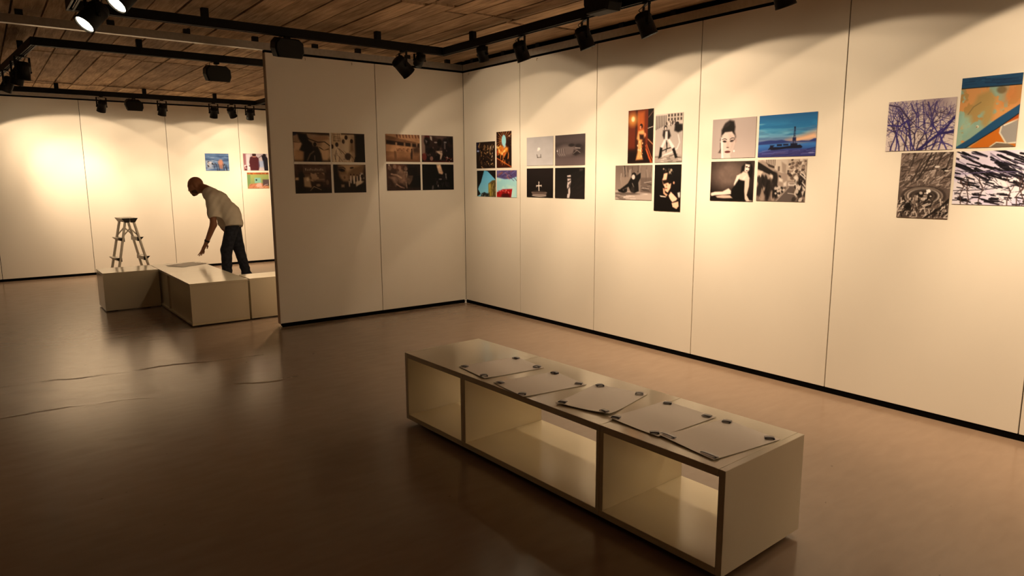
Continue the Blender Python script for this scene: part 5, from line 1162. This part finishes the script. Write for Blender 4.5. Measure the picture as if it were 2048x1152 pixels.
print_obj('print of tangled violet branches against a grey sky', G, 'R', -5.035, -5.435, 1.735, 2.05, e1, 140, 71)
print_obj('upright print of peeling orange paint with two blue bars', G, 'R', -5.455, -5.765, 1.74, 2.155, e2, 140, 72)
print_obj('upright black and white print of rippling water and twigs', G, 'R', -5.14, -5.445, 1.305, 1.72, e3, 140, 73)
print_obj('white print with slanting black strokes, cut by the right photo edge', G, 'R', -5.462, -5.865, 1.40, 1.72, e4, 140, 74)

# --- far back wall
def f1(k):
    k.grad(S((84, 110, 140)), S((104, 126, 150))); k.patch(3, 12, .45, .6, S((56, 78, 108)), .8); k.patch(3, 12, .52, .65, S((140, 156, 172)), .7, k.box_m(0, .1, 1, .5)); k.poly([(.04, .42), (.3, .44), (.3, .86), (.08, .9)], S((176, 176, 176)), .7, .08); k.bits(14, .08, .5, .5, .85, .03, [S((30, 28, 34)), S((60, 50, 50)), S((190, 180, 170))], 1); k.poly([(.52, .48), (.7, .36), (.76, .6), (.7, .9), (.58, .84)], S((150, 104, 84)), .9, .05); k.ell(.64, .50, .09, .16, S((190, 130, 100)), .7, .6)
    for x in (.46, .54, .74, .86): k.line([(x, .62), (x+.04, .98)], .03, S((34, 26, 28)), .9)
    k.line([(.3, .62), (.5, .66)], .03, S((40, 34, 38)), .9); k.line([(.76, .7), (.8, .6), (.88, .98)], .03, S((40, 28, 26)), .9)
def f2(k):
    k.grad(S((176, 160, 156)), S((190, 176, 168))); k.rect(.0, .0, .14, 1, S((120, 52, 56)), .6, .06); k.rect(.12, .05, .3, .9, S((205, 190, 186)), .8, .03); k.poly([(.28, .22), (.38, .16), (.52, .16), (.62, .26), (.66, .7), (.6, .98), (.28, .98), (.26, .7), (.24, .5)], S((78, 36, 40)), 1, .02); k.ell(.45, .08, .08, .1, S((60, 34, 30)), 1); k.ell(.45, .19, .08, .03, S((190, 130, 110)), .9); k.poly([(.74, .1), (.9, .1), (1, .3), (1, 1), (.84, 1), (.8, .5)], S((30, 26, 36)), 1, .02); k.ell(.86, .09, .07, .08, S((34, 26, 30)), 1); k.line([(.62, .26), (.76, .12)], .03, S((60, 40, 44)), .9); k.rect(.62, .42, .82, .8, S((120, 150, 190)), .5, .05); k.bits(10, .06, .7, .26, .95, .03, [S((90, 40, 44)), S((230, 215, 205))], 1)
def f3(k):
    k.grad(S((150, 160, 92)), S((120, 130, 80))); k.rect(0, 0, 1, .12, S((150, 72, 40)), .95, .04); k.bits(12, .05, .02, .95, .12, .04, [S((200, 120, 60)), S((110, 50, 30))], .6); k.poly([(0, .14), (.16, .16), (.14, .76), (.02, .86)], S((108, 134, 84)), 1, .02); k.rect(.34, .34, .62, .66, S((120, 170, 150)), .9, .03); k.rect(.38, .42, .45, .52, S((40, 44, 40)), 1); k.poly([(.1, .72), (.5, .66), (.9, .7), (1, 1), (.02, 1)], S((176, 118, 84)), 1, .04); k.poly([(.42, .70), (.62, .64), (.66, .88), (.42, .92)], S((206, 160, 140)), .9, .03); k.rect(.70, .44, 1, .82, S((80, 64, 66)), .9, .03); k.strokes(8, .1, .76, .8, .98, .2, .02, [S((110, 60, 46)), S((226, 200, 180))], -20, 20, .8)
G = 'colour prints on the far back wall'
print_obj('bluish print of figures on the far wall above the bending person', G, 'B', -1.54, -1.135, 1.715, 2.02, f1, 60, 81)
print_obj('print of a person in a dark red top seen from behind, on the far wall', G, 'B', -.88, -.43, 1.72, 2.03, f2, 60, 82)
print_obj('green and orange print of a room, lowest on the far wall', G, 'B', -.83, -.43, 1.39, 1.685, f3, 60, 83)
